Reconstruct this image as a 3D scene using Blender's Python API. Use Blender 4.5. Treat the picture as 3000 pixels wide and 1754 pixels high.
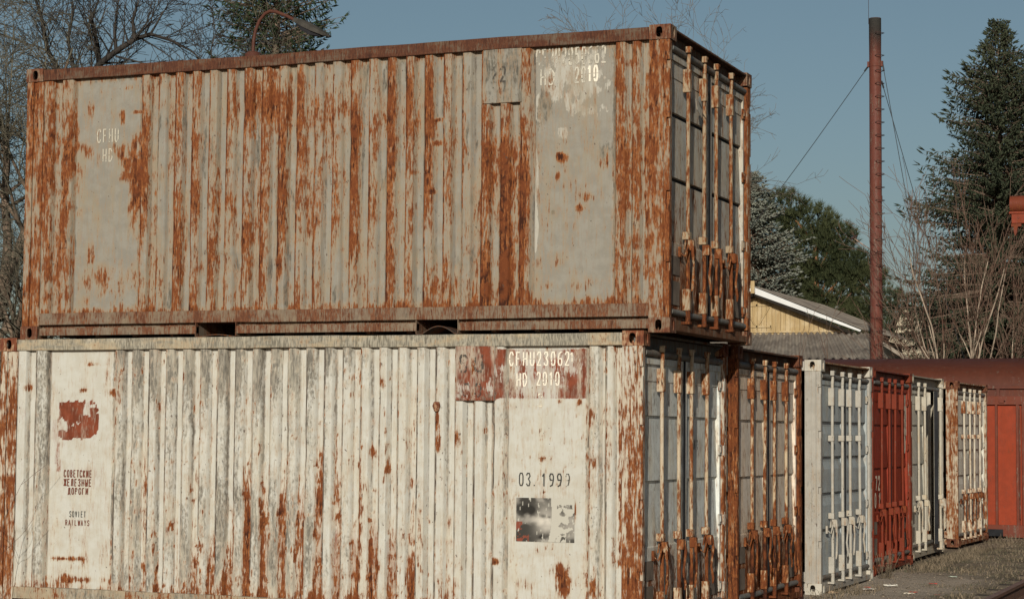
import bpy, math, random
import numpy as np
from mathutils import Vector, Matrix
R_ = math.radians
for o in list(bpy.data.objects): bpy.data.objects.remove(o)
C = bpy.context.scene.collection
sc = bpy.context.scene

# ------------------------------------------------------------------ camera
cam_d = bpy.data.cameras.new('camera'); cam = bpy.data.objects.new('camera', cam_d); C.objects.link(cam)
cam_d.sensor_width = 36.0; cam_d.lens = 5864.6/3000*36; cam_d.clip_start = 0.1; cam_d.clip_end = 3000
yaw, pitch, roll = -0.3821, 0.0661, 0.008
f_ = Vector((math.sin(yaw)*math.cos(pitch), math.cos(yaw)*math.cos(pitch), math.sin(pitch)))
rt = Vector((math.cos(yaw), -math.sin(yaw), 0)); up = rt.cross(f_)
rt2 = math.cos(roll)*rt + math.sin(roll)*up; up2 = -math.sin(roll)*rt + math.cos(roll)*up
m = Matrix((rt2, up2, -f_)).transposed().to_4x4(); m.translation = Vector((4.6875, -14.9695, 1.6323))
cam.matrix_world = m
sc.camera = cam

# ------------------------------------------------------------------ sun, sky, exposure
SUN = Vector((.215, -1, .315)).normalized()
sun_el = math.asin(SUN.z); sun_az = math.atan2(SUN.x, SUN.y)
W = bpy.data.worlds.new('World'); sc.world = W; W.use_nodes = True
nt = W.node_tree; bg = nt.nodes['Background']
sky = nt.nodes.new('ShaderNodeTexSky'); sky.sky_type = 'NISHITA'; sky.sun_disc = False
sky.sun_elevation = sun_el; sky.sun_rotation = sun_az
sky.altitude = 100; sky.air_density = 1.0; sky.dust_density = 1.6; sky.ozone_density = 2.0
hs = nt.nodes.new('ShaderNodeHueSaturation'); hs.inputs['Saturation'].default_value = .90; hs.inputs['Hue'].default_value = .485
nt.links.new(sky.outputs[0], hs.inputs['Color']); nt.links.new(hs.outputs[0], bg.inputs[0])
bg.inputs[1].default_value = 0.056
sl = bpy.data.lights.new('sun', 'SUN'); sl.energy = 5.0; sl.angle = R_(.5); sl.color = (1, .93, .80)
so = bpy.data.objects.new('sun', sl); C.objects.link(so)
so.rotation_euler = SUN.to_track_quat('Z', 'Y').to_euler(); so.location = (20, -40, 30)
sc.view_settings.view_transform = 'Standard'; sc.view_settings.look = 'None'
sc.view_settings.exposure = -0.04; sc.view_settings.gamma = 1

# ------------------------------------------------------------------ node helpers
class NT:
    def __init__(s, name):
        s.m = bpy.data.materials.new(name); s.m.use_nodes = True; s.t = s.m.node_tree
        s.b = s.t.nodes['Principled BSDF']; s.out = s.t.nodes['Material Output']
        s.b.inputs['Specular IOR Level'].default_value = .10
        s.co = s.t.nodes.new('ShaderNodeTexCoord').outputs['Object']
    def _set(s, sock, v):
        if isinstance(v, bpy.types.NodeSocket): s.t.links.new(v, sock)
        elif isinstance(v, tuple) and len(v) == 3 and sock.type == 'RGBA': sock.default_value = (*v, 1)
        else: sock.default_value = v
    def map(s, scale=(1, 1, 1), loc=(0, 0, 0), rot=(0, 0, 0)):
        n = s.t.nodes.new('ShaderNodeMapping'); s.t.links.new(s.co, n.inputs[0])
        n.inputs['Location'].default_value = loc; n.inputs['Scale'].default_value = scale; n.inputs['Rotation'].default_value = rot
        return n.outputs[0]
    def noise(s, v, scale=1., detail=4., rough=.55, dist=0.):
        n = s.t.nodes.new('ShaderNodeTexNoise'); s.t.links.new(v, n.inputs['Vector'])
        n.inputs['Scale'].default_value = scale; n.inputs['Detail'].default_value = detail
        n.inputs['Roughness'].default_value = rough; n.inputs['Distortion'].default_value = dist
        return n.outputs['Fac']
    def vor(s, v, scale):
        n = s.t.nodes.new('ShaderNodeTexVoronoi'); s.t.links.new(v, n.inputs['Vector']); n.inputs['Scale'].default_value = scale
        return n.outputs['Distance']
    def ma(s, op, a, b=0., c=None):
        n = s.t.nodes.new('ShaderNodeMath'); n.operation = op; s._set(n.inputs[0], a); s._set(n.inputs[1], b)
        if c is not None: s._set(n.inputs[2], c)
        return n.outputs[0]
    def ss(s, x, a, b):
        n = s.t.nodes.new('ShaderNodeMapRange'); n.interpolation_type = 'SMOOTHSTEP'
        s._set(n.inputs[0], x); n.inputs[1].default_value = a; n.inputs[2].default_value = b
        return n.outputs[0]
    def mix(s, f, a, b):
        n = s.t.nodes.new('ShaderNodeMix'); n.data_type = 'RGBA'; s._set(n.inputs[0], f); s._set(n.inputs[6], a); s._set(n.inputs[7], b)
        return n.outputs[2]
    def attr(s, name):
        n = s.t.nodes.new('ShaderNodeAttribute'); n.attribute_name = name; return n
    def bump(s, h, dist=.002, st=1.):
        n = s.t.nodes.new('ShaderNodeBump'); s._set(n.inputs['Height'], h); n.inputs['Distance'].default_value = dist
        n.inputs['Strength'].default_value = st; s.t.links.new(n.outputs[0], s.b.inputs['Normal'])
    def done(s, col, rough=.7, metal=0.):
        s._set(s.b.inputs['Base Color'], col); s._set(s.b.inputs['Roughness'], rough); s.b.inputs['Metallic'].default_value = metal
        return s.m

SEED = [0]
def wear(name, base, rust=.3, grime=.2, attr=False, rustcol=((.225, .086, .029), (.115, .035, .013), (.034, .012, .007)),
         streak=(11, 11, 1.2), fine=(80, 80, 13), base2=None, primer=(.165, .044, .022), light=(.47, .44, .36), grimecol=(.12, .11, .088), soft=.06, bump=.0025, warmk=(.98, .88, .72), low=0):
    """weathered painted steel: stains, heavy rust, chips, grime, painted edge shade"""
    SEED[0] += 3.7; sd = SEED[0]; n = NT(name)
    vs = n.map(streak, (sd, sd*2, sd*.3)); vf = n.map(fine, (sd*1.3, 0, sd)); vi = n.map((1, 1, 1), (0, sd, sd*2))
    a = n.noise(vs, 1, 6, .62, .4); b = n.noise(vf, 1, 5, .65); c = n.noise(vi, 9, 6, .6); d = n.noise(n.map((60, 60, 6), (sd, 0, 0)), 1, 4, .6)
    v = n.ma('ADD', n.ma('MULTIPLY', a, .38), n.ma('ADD', n.ma('MULTIPLY', b, .42), n.ma('MULTIPLY', c, .2)))
    v = n.ma('ADD', n.ma('MULTIPLY', n.ma('SUBTRACT', v, .5), 2.3), .5)
    if attr:
        at = n.attr('wear'); sep = n.t.nodes.new('ShaderNodeSeparateColor'); n.t.links.new(at.outputs['Color'], sep.inputs[0])
        Rr = n.ma('ADD', sep.outputs[0], rust); G = n.ma('ADD', sep.outputs[1], grime); B = sep.outputs[2]; A = at.outputs['Alpha']
    else: Rr, G, B, A = rust, grime, None, None
    base2 = base2 or tuple(x*.86 for x in base)
    if low:
        sz = n.t.nodes.new('ShaderNodeSeparateXYZ'); n.t.links.new(n.co, sz.inputs[0]); zz = n.ss(n.ma('ADD', sz.outputs[2], n.ma('MULTIPLY', a, .5)), 1.25, .55)
        Rr = n.ma('ADD', n.ma('MULTIPLY', zz, low), Rr); G = n.ma('ADD', n.ma('MULTIPLY', zz, low*.5), G)
    col = n.mix(n.ss(c, .38, .62), base, base2)
    col = n.mix(n.ma('MULTIPLY', n.ss(d, .45, .7), .35), col, tuple(x*y for x, y in zip(base, (.82, .76, .66))))
    if A is not None:
        col = n.mix(n.ss(n.ma('ADD', n.ma('MULTIPLY', c, .6), n.ma('ADD', n.ma('MULTIPLY', b, .4), n.ma('MULTIPLY', A, .5))), .74, .80), col, light)
    if B is not None:
        tb = n.ma('ADD', n.ma('ADD', n.ma('MULTIPLY', n.ma('ADD', n.ma('MULTIPLY', n.ma('SUBTRACT', b, .5), 1.6), .5), .45), n.ma('MULTIPLY', n.noise(n.map((14, 14, 5), (sd, 4, 1)), 1, 5, .6), .55)), n.ma('MULTIPLY', B, .5))
        col = n.mix(n.ma('MULTIPLY', n.ss(tb, .56, .74), .6), col, tuple(x*.5+y*.5 for x, y in zip(base, primer)))
        col = n.mix(n.ss(tb, .74, .80), col, n.mix(n.ss(c, .35, .65), primer, tuple(x*.6 for x in primer)))
    # grime, plus the rib corner shade carried in the same channel
    gn = n.ma('ADD', n.ma('MULTIPLY', n.noise(n.map((24, 24, 3.0), (sd*.7, sd, 2)), 1, 6, .62, .3), .36), n.ma('ADD', n.ma('MULTIPLY', n.noise(n.map((50, 50, 26), (sd, 3, 1)), 1, 4, .6), .34), n.ma('MULTIPLY', n.noise(n.map((9, 9, 2), (sd, 3, 1)), 1, 5, .6), .3))); gn = n.ma('ADD', n.ma('MULTIPLY', n.ma('SUBTRACT', gn, .5), 2.0), .5)
    g = n.ma('ADD', gn, n.ma('MULTIPLY', G, .5))
    gm = n.ss(g, .66, .92)
    gcol = n.mix(n.ss(n.noise(n.map((80, 80, 14), (sd, 1, 1)), 1, 4, .65), .38, .64), tuple(x*.5 for x in grimecol), tuple(x*1.7 for x in grimecol))
    col = n.mix(n.ma('MULTIPLY', gm, .85), col, gcol)
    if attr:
        sm = n.ma('MULTIPLY', n.attr('edge_shade').outputs['Fac'], n.ss(n.noise(n.map((30, 30, 2.2), (sd, 7, 3)), 1, 3, .6), .30, .44))
        col = n.mix(n.ma('MULTIPLY', sm, .85), col, (.050, .036, .028))  # shade lines along rib and panel edges, painted near black
    # rust
    t = n.ma('ADD', v, n.ma('MULTIPLY', Rr, .5))
    t = n.ma('ADD', t, n.ma('MULTIPLY', n.ma('SUBTRACT', d, .5), .35)); m0 = n.ss(t, .58-soft, .80); m1 = n.ss(t, .72, .87); mb_ = n.ss(n.ma('ADD', t, n.ma('MULTIPLY', n.ma('SUBTRACT', c, .5), .8)), .78, .95); m2 = n.ss(n.ma('ADD', t, n.ma('MULTIPLY', n.ma('SUBTRACT', n.noise(n.map((55, 55, 9), (1, sd, sd)), 1, 4, .65), .5), 1.5)), .92, 1.10)
    e = n.noise(n.map((95, 95, 30), (sd, 2, sd)), 1, 3, .6); rc = n.mix(n.ma('ADD', n.ma('MULTIPLY', mb_, .45), n.ma('MULTIPLY', n.ss(e, .42, .58), .55)), rustcol[0], rustcol[1])
    stain = tuple(x*.50+y*.50 for x, y in zip(base, (.255, .150, .072))) if base[1] > .16 else tuple(x*.5+y*.5 for x, y in zip(base, rustcol[1])); warm = tuple(x*y for x, y in zip(base, warmk))
    ts = n.ma('ADD', n.ma('ADD', n.ma('MULTIPLY', n.ma('SUBTRACT', a, .5), 1.6), n.ma('MULTIPLY', n.ma('SUBTRACT', n.noise(n.map((3, 3, 2), (sd, 9, 0)), 1, 4, .6), .5), 1.2)), n.ma('MULTIPLY', Rr, .7))
    col = n.mix(n.ma('MULTIPLY', n.ss(ts, .0, .5), .8), col, warm)
    col = n.mix(n.ma('MULTIPLY', m0, .8), col, stain)
    col = n.mix(m1, col, rc)
    col = n.mix(m2, col, n.mix(n.ss(c, .4, .6), rustcol[2], rustcol[1]))
    # small dark chips
    ch = n.ss(n.noise(n.map((38, 38, 22), (5, sd, sd)), 1, 2, .5), .715, .73)
    col = n.mix(n.ma('MULTIPLY', ch, .8), col, (.07, .045, .035))
    hgt = n.ma('ADD', n.ma('MULTIPLY', m1, n.ma('ADD', .3, b)), n.ma('MULTIPLY', gm, n.ma('MULTIPLY', b, .5)))
    n.bump(hgt, bump, .8)
    return n.done(col, n.ma('ADD', .5, n.ma('MULTIPLY', m0, .35)))

def plain(name, base, var=.2, scale=6, rough=.8, bump=0, stretch=(1, 1, 1), col2=None, det=5):
    n = NT(name); SEED[0] += 1.3
    x = n.noise(n.map(stretch, (SEED[0], 0, 0)), scale, det, .6)
    c2 = col2 or tuple(v*(1-var) for v in base)
    col = n.mix(n.ss(x, .35, .65), base, c2)
    if bump: n.bump(x, bump, 1)
    return n.done(col, rough)

# ------------------------------------------------------------------ mesh helpers
def np_mesh(name, V, F, mat, parent=None, smooth=False, loc=None):
    V = np.asarray(V, dtype=np.float32); me = bpy.data.meshes.new(name)
    F = np.asarray(F, dtype=np.int32); k = F.shape[1]
    me.vertices.add(len(V)); me.vertices.foreach_set('co', V.ravel())
    me.loops.add(F.size); me.loops.foreach_set('vertex_index', F.ravel())
    me.polygons.add(len(F)); me.polygons.foreach_set('loop_start', np.arange(0, F.size, k, dtype=np.int32))
    if smooth: me.polygons.foreach_set('use_smooth', np.ones(len(F), dtype=bool))
    me.update(calc_edges=True); me.validate()
    me.materials.append(mat)
    o = bpy.data.objects.new(name, me); C.objects.link(o)
    if parent: o.parent = parent
    if loc: o.location = loc
    return o

class MB:
    def __init__(s): s.v = []; s.f = []; s.sm = []
    def add(s, vs, fs, sm=False):
        b = len(s.v); s.v += [tuple(v) for v in vs]; s.f += [tuple(b+i for i in f) for f in fs]; s.sm += [sm]*len(fs)
    def box(s, x0, x1, y0, y1, z0, z1, bv=0.):
        if x0 > x1: x0, x1 = x1, x0
        if y0 > y1: y0, y1 = y1, y0
        if z0 > z1: z0, z1 = z1, z0
        if not bv:
            s.add([(x0, y0, z0), (x1, y0, z0), (x1, y1, z0), (x0, y1, z0), (x0, y0, z1), (x1, y0, z1), (x1, y1, z1), (x0, y1, z1)],
                  [(0, 3, 2, 1), (4, 5, 6, 7), (0, 1, 5, 4), (1, 2, 6, 5), (2, 3, 7, 6), (3, 0, 4, 7)])
        else:
            import bmesh
            bm = bmesh.new(); bmesh.ops.create_cube(bm, size=1)
            for v in bm.verts: v.co = ((x0+x1)/2+v.co.x*(x1-x0), (y0+y1)/2+v.co.y*(y1-y0), (z0+z1)/2+v.co.z*(z1-z0))
            bmesh.ops.bevel(bm, geom=bm.edges[:], offset=bv, segments=2, profile=.5, affect='EDGES')
            bm.verts.index_update(); s.add([v.co[:] for v in bm.verts], [[v.index for v in f.verts] for f in bm.faces]); bm.free()
        return s
    def wob(s, x0, x1, y0, y1, z0, z1, seed=0, amp=.005, n=36):
        rr = random.Random(seed); ph = [rr.uniform(0, 6.28) for _ in range(6)]; V = []
        for i in range(n+1):
            x = x0+(x1-x0)*i/n; e = math.sin(math.pi*i/n)
            dy = amp*e*(math.sin(x*1.3+ph[0])+.6*math.sin(x*3.7+ph[1])+.35*math.sin(x*9.1+ph[2])); dz = amp*.8*e*(math.sin(x*1.1+ph[3])+.5*math.sin(x*4.3+ph[4])+.3*math.sin(x*11+ph[5]))
            g = .0035; V += [(x, y0+dy, z0+g+dz), (x, y0+(g if y1 > y0 else -g)+dy, z0+dz), (x, y1, z0+dz), (x, y1, z1+dz), (x, y0+(g if y1 > y0 else -g)+dy, z1+dz), (x, y0+dy, z1-g+dz)]
        s.add(V, [(6*i+j, 6*i+(j+1) % 6, 6*i+6+(j+1) % 6, 6*i+6+j) for i in range(n) for j in range(6)]+[(0, 1, 2, 3, 4, 5), tuple(6*n+q for q in (5, 4, 3, 2, 1, 0))]); return s
    def tube(s, pts, r, n=8, cap=True, sq=None):
        pts = [Vector(p) for p in pts]; rs = r if isinstance(r, (list, tuple)) else [r]*len(pts)
        vs = []; u = None
        for i, p in enumerate(pts):
            d = (pts[min(i+1, len(pts)-1)]-pts[max(i-1, 0)]).normalized()
            if u is None: u = d.orthogonal().normalized()
            u = (u-d*u.dot(d)).normalized(); w = d.cross(u)
            for k in range(n):
                a = 2*math.pi*k/n; vs.append(p+(u*math.cos(a)+w*math.sin(a))*rs[i])
        fs = [(i*n+k, i*n+(k+1) % n, (i+1)*n+(k+1) % n, (i+1)*n+k) for i in range(len(pts)-1) for k in range(n)]
        s.add(vs, fs, True)
        if cap: s.add(vs[:n], [tuple(range(n))[::-1]]); s.add(vs[-n:], [tuple(range(n))])
        return s
    def prism(s, poly, axis, a, b):
        """extrude a 2D polygon along an axis ('x','y','z')"""
        def P(u, v, w): return {'x': (w, u, v), 'y': (u, w, v), 'z': (u, v, w)}[axis]
        n = len(poly); vs = [P(u, v, a) for u, v in poly]+[P(u, v, b) for u, v in poly]
        s.add(vs, [tuple(range(n))[::-1], tuple(range(n, 2*n))]+[(i, (i+1) % n, n+(i+1) % n, n+i) for i in range(n)])
        return s
    def build(s, name, mat, parent=None, loc=None, fix=True):
        me = bpy.data.meshes.new(name); me.from_pydata(s.v, [], s.f); me.materials.append(mat)
        me.polygons.foreach_set('use_smooth', s.sm)
        if fix:
            import bmesh
            bm = bmesh.new(); bm.from_mesh(me); bmesh.ops.recalc_face_normals(bm, faces=bm.faces[:]); bm.to_mesh(me); bm.free()
        me.update()
        o = bpy.data.objects.new(name, me); C.objects.link(o)
        if parent: o.parent = parent
        if loc: o.location = loc
        return o

def tag(o, label=None, cat=None, group=None, kind=None):
    for k, v in (('label', label), ('category', cat), ('group', group), ('kind', kind)):
        if v: o[k] = v
    return o
def empty(name, loc=(0, 0, 0), rz=0):
    o = bpy.data.objects.new(name, None); C.objects.link(o); o.location = loc; o.rotation_euler = (0, 0, rz); o.empty_display_size = .2
    return o

# python value noise for wear maps
_rng = np.random.default_rng(7)
_G = _rng.random((256, 256))
def vn(x, y):
    xi = np.floor(x).astype(int); yi = np.floor(y).astype(int); fx = x-xi; fy = y-yi
    fx = fx*fx*(3-2*fx); fy = fy*fy*(3-2*fy)
    g = lambda a, b: _G[a % 256, b % 256]
    return (g(xi, yi)*(1-fx)+g(xi+1, yi)*fx)*(1-fy)+(g(xi, yi+1)*(1-fx)+g(xi+1, yi+1)*fx)*fy
def fbm(x, y, o=4):
    s = 0; a = .5; t = 0
    for i in range(o): s = s+a*vn(x*2**i+17*i, y*2**i+31*i); t += a; a *= .5
    return s/t
def sst(x, a, b):
    t = np.clip((x-a)/(b-a), 0, 1); return t*t*(3-2*t)

# ------------------------------------------------------------------ container
L_, W_, H_ = 6.058, 2.438, 2.438
CRESTS = [(-5.885, -5.80), (-5.69, -5.585)]+[(-4.86+.1707*k, -4.86+.1707*k+.068) for k in range(0, 21)]+[(-1.276, -1.195), (-.455, -.385), (-.315, -.265)]
def pdepth(x):
    d = .062
    for a, b in CRESTS:
        if a <= x <= b: return .018
        if a-.018 < x < a: d = min(d, .062-.044*(x-(a-.018))/.018)
        if b < x < b+.026: d = min(d, .018+.044*(x-b)/.026)
    if -5.56 < x < -4.885 or -1.165 < x < -.48: d = min(d, .056)
    return d
def side_panel(mat, parent, wearfn=None, back=False, fine=True, plate=True, seed=0):
    zs = np.linspace(.205, 2.36, 130 if fine else 4)
    xs = set(np.round(np.arange(-5.885, -.17, .018 if fine else .5), 4))
    for a, b in CRESTS: xs |= {round(a-.018, 4), round(a, 4), round(a+.009, 4), round(a+.014, 4), round(b, 4), round(b+.026, 4)}
    for q in (-5.56, -4.885, -1.165, -.48, -5.561, -4.884, -1.166, -.479): xs.add(q)
    xs = np.array(sorted(x for x in xs if -5.8851 <= x <= -.17))
    dp = np.array([pdepth(x) for x in xs])
    X, Z = np.meshgrid(xs, zs); Y = np.repeat(dp[None, :], len(zs), 0)
    # hammered dents
    if fine: Y = Y+.012*(fbm(X*1.7+seed, Z*1.5+seed, 2)-.5)+.003*(fbm(X*9+40, Z*3.5+seed, 3)-.5)+.012*sst(fbm(X*3.3+seed*3, Z*3.1, 2), .62, .8)
    if fine: Y = np.maximum(Y, .012); Y = np.where((X > -5.56) & (X < -4.885) | (X > -1.165) & (X < -.48), .056+.004*(fbm(X*2.5+seed, Z*2.2, 2)-.5), Y)
    if back: Y = W_-Y
    V = np.stack([X.ravel(), Y.ravel(), Z.ravel()], 1)
    nx = len(xs); i = np.arange((len(zs)-1)*nx).reshape(-1, nx)[:, :-1].ravel()
    F = np.stack([i, i+1, i+nx+1, i+nx], 1)
    if back: F = F[:, ::-1]
    o = np_mesh('side_panel', V, F, mat, parent)
    if wearfn:
        at = o.data.color_attributes.new('wear', 'FLOAT_COLOR', 'POINT')
        c = wearfn(X.ravel(), Z.ravel(), np.repeat(np.array([pdepth(x) for x in xs])[None, :], len(zs), 0).ravel())
        at.data.foreach_set('color', c.astype(np.float32).ravel())
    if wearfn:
        sv = np.zeros(len(xs))  # strength of the painted shade line per column
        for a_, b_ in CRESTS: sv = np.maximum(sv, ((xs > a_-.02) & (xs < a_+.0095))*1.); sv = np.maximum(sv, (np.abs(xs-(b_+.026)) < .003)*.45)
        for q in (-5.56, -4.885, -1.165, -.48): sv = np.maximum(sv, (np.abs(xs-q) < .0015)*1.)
        o.data.attributes.new('edge_shade', 'FLOAT', 'POINT').data.foreach_set('value', np.repeat(sv[None, :], len(zs), 0).astype(np.float32).ravel())
    if plate and fine:
        px = np.linspace(-1.605, -1.262, 40); pz = np.linspace(1.885, 2.33, 50); PX, PZ = np.meshgrid(px, pz)
        PY = .004+.006*(fbm(PX*8, PZ*8, 2)-.5)+np.where(PZ < 1.9, .0, 0)
        n1 = len(px); i = np.arange(49*n1).reshape(-1, n1)[:, :-1].ravel()
        V2 = np.stack([PX.ravel(), PY.ravel(), PZ.ravel()], 1); F2 = np.stack([i, i+1, i+n1+1, i+n1], 1)
        # closed lower lip
        nb = len(V2); lip = np.stack([px, np.full(n1, .030), np.full(n1, 1.887)], 1); V2 = np.vstack([V2, lip])
        j = np.arange(n1-1); F2 = np.vstack([F2, np.stack([nb+j, nb+j+1, j+1, j], 1)])
        p = np_mesh('marking_plate', V2, F2, mat, o)
        if wearfn:
            at = p.data.color_attributes.new('wear', 'FLOAT_COLOR', 'POINT')
            c = wearfn(V2[:, 0], V2[:, 2], np.full(len(V2), .03)); at.data.foreach_set('color', c.astype(np.float32).ravel())
    return o

def oval_face(mb, O, U, V, Nn, w, h, rx, rz, depth, cu=None, cv=None):
    O, U, V, Nn = map(Vector, (O, U, V, Nn)); cu = w/2 if cu is None else cu; cv = h/2 if cv is None else cv
    rect = [(0, 0), (w*.25, 0), (w*.5, 0), (w*.75, 0), (w, 0), (w, h*.25), (w, h*.5), (w, h*.75), (w, h), (w*.75, h), (w*.5, h), (w*.25, h), (0, h), (0, h*.75), (0, h*.5), (0, h*.25)]
    el = []
    for (a, b) in rect:
        an = math.atan2((b-h/2)/h, (a-w/2)/w); ca, sa = math.cos(an), math.sin(an)
        el.append((cu+rx*math.copysign(abs(ca)**.8, ca), cv+rz*math.copysign(abs(sa)**.8, sa)))
    P = lambda a, b, d=0: O+U*a+V*b+Nn*d
    vs = [P(*r) for r in rect]+[P(*e) for e in el]+[P(e[0], e[1], depth) for e in el]; n = 16
    mb.add(vs, [(i, (i+1) % n, n+(i+1) % n, n+i) for i in range(n)]+[(n+i, n+(i+1) % n, 2*n+(i+1) % n, 2*n+i) for i in range(n)])
def casting(mat, parent, cx, cy, top, z0):
    """cx: 0 door end / 1 far end; cy: 0 near side / 1 far side"""
    mb = MB(); X0 = 0.006 if cx == 0 else -L_-.006; sx = -1 if cx == 0 else 1; Y0 = -.006 if cy == 0 else W_+.006; sy = 1 if cy == 0 else -1
    dx, dy, h = .178, .162, .118
    A = (X0, Y0, z0)
    oval_face(mb, A, (sx, 0, 0), (0, 0, 1), (0, sy, 0), dx, h, .028, .043, .016, cu=.095)
    oval_face(mb, A, (0, sy, 0), (0, 0, 1), (sx, 0, 0), dy, h, .028, .043, .016, cu=.085)
    x1 = X0+sx*dx; y1 = Y0+sy*dy; z1 = z0+h
    mb.add([(X0, Y0, z0), (x1, Y0, z0), (x1, y1, z0), (X0, y1, z0), (X0, Y0, z1), (x1, Y0, z1), (x1, y1, z1), (X0, y1, z1)],
           [(0, 1, 2, 3), (4, 5, 6, 7), (1, 2, 6, 5), (2, 3, 7, 6)])
    return mb.build('corner_casting', mat, parent)

def door_leaf(M, root, s, yh, style, ang=0., rods=(.40, .86), lettering=None, handlez=(.40, .78), hookcol=None, guides=(.80,), seed=0):
    """s=+1: hinged at the near post, extends to +y; s=-1 hinged at the far post"""
    rnd = random.Random(seed)
    w = 1.092; X0 = -.030
    piv = empty('pivot') if False else None
    mb = MB(); Y = lambda u: s*u
    st = .045
    zb, zt = .165, 2.235
    mb.box(-.05, 0, Y(.0), Y(st), zb, zt); mb.box(-.05, 0, Y(w-st), Y(w), zb, zt)
    mb.box(-.05, 0, Y(st), Y(w-st), zt-.05, zt); mb.box(-.05, 0, Y(st), Y(w-st), zb, zb+.03)
    if style == 'A':
        rg_ = M.get('ridge', .0185); pr = [(2.185, -.016), (2.05, -.016), (2.045, -.022), (1.775, -.022), (1.770, -.022-rg_), (1.255, -.022), (1.250, -.022-rg_), (.735, -.022), (.722, -.014), (.195, -.014)]
    else:
        pr = [(2.185, -.01)]
        for z in (1.80, 1.43, 1.05, .67):
            pr += [(z, -.014), (z-.004, -.038), (z-.055, -.038), (z-.135, -.014)]
        pr += [(.195, -.01)]
    # vertical swage in the middle of the leaf
    us = [st, .10, .105, w*.5-.03, w*.5-.02, w*.5+.02, w*.5+.03, w-.105, w-.10, w-st]
    V = []; 
    for (z, d) in pr:
        for u in us: V.append((d, Y(u), z))
    nu = len(us)
    mb.add(V, [(i*nu+j, i*nu+j+1, (i+1)*nu+j+1, (i+1)*nu+j) for i in range(len(pr)-1) for j in range(nu-1)])
    leaf = mb.build('door', M['door'], root, (X0, yh, 0)); leaf.rotation_euler = (0, 0, ang)
    MB().box(-.046, .005, Y(w+.001), Y(w+.019), zb, zt).build('door_gasket', M['dark'], leaf)
    # lower repair plates
    if style == 'A':
        MB().box(-.012, -.006, Y(.08), Y(.30), .23, .42).build('data_plate', M['plate'], leaf); MB().box(-.012, -.006, Y(.10), Y(.30), .47, .62).build('data_plate', M['plate'], leaf)
    for k, u in enumerate(rods):
        c = Y(u); r = MB(); xo = .034
        bend = .004*rnd.uniform(-1, 1)
        pts = [(xo+bend*math.sin(z*2), c+.005*math.sin(z*3+k), z) for z in np.linspace(.10, 2.22, 12)]
        r.tube(pts, .0165, 10)
        r.tube([(xo, c, 2.20), (xo+.006, c, 2.27), (xo, c, 2.335)], [.019, .015, .013], 8)
        r.box(xo-.012, xo+.03, c-.042, c+.020, 2.315, 2.338, .005)      # cam head
        r.box(xo-.012, xo+.03, c-.044, c-.014, 2.285, 2.322, .005)
        r.box(-.02, xo+.025, c-.040, c+.028, .085, .108, .006); r.tube([(xo, c, .10), (xo, c, .2)], .021, 8)
        rod = r.build('lock_rod', M['rod'], leaf)
        for (hw_, za, zb2) in [(.027, 1.965, 2.155), (.026, .195, .37)]+[(.030, z-.032, z+.032) for z in guides]:
            MB().box(-.008, xo+.022, c-hw_, c+hw_, za, zb2, .007).build('rod_guide', M['guide'], leaf)
        # handle hanging beside the rod
        h = MB(); dy = -.035*s if k == 0 else .035*s
        zt_, zb_ = handlez[1], handlez[0]
        h.tube([(xo+.015, c, zt_-.02), (xo+.045, c+dy*.4, zt_-.03), (xo+.05, c+dy, zt_-.12), (xo+.05, c+dy*.2, zt_-.20), (xo+.045, c-dy*.2, zb_+.10), (xo+.05, c+dy*.9, zb_), (xo+.045, c+dy, zb_-.05)], [.010, .012, .014, .010, .011, .013, .008], 6)
        h.box(xo-.01, xo+.05, c-.028, c+.028, zt_-.10, zt_-.015, .006)
        h.build('handle', M['handle'], leaf)
        if k == 0:
            for e in (-.13, .13):
                q = MB(); q.tube([(0, c+e, zt_-.12), (.05, c+e*1.05, zt_-.16), (.065, c+e*.8, zt_-.07), (.04, c+e*.62, zt_-.02), (.03, c+e*.7, zt_-.10)], .008, 6)
                q.box(-.004, .016, c+e-.02, c+e+.02, zt_-.16, zt_-.08)
                q.build('handle_catch', M['handle'], leaf)
    # hinges on the outer edge
    for z in (.29, .88, 1.49, 2.06):
        if s > 0: continue
        h = MB(); h.box(-.004, .012, Y(-.005), Y(.085), z-.045, z+.045, .003); h.box(.0, .028, Y(-.058), Y(.004), z-.05, z+.04, .005)
        h.tube([(.022, Y(-.02), z-.062), (.022, Y(-.02), z+.062)], .012, 6); h.box(.008, .02, Y(.035), Y(.07), z-.022, z+.03, .003)
        h.build('hinge', M['hinge'], leaf)
    return leaf

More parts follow.
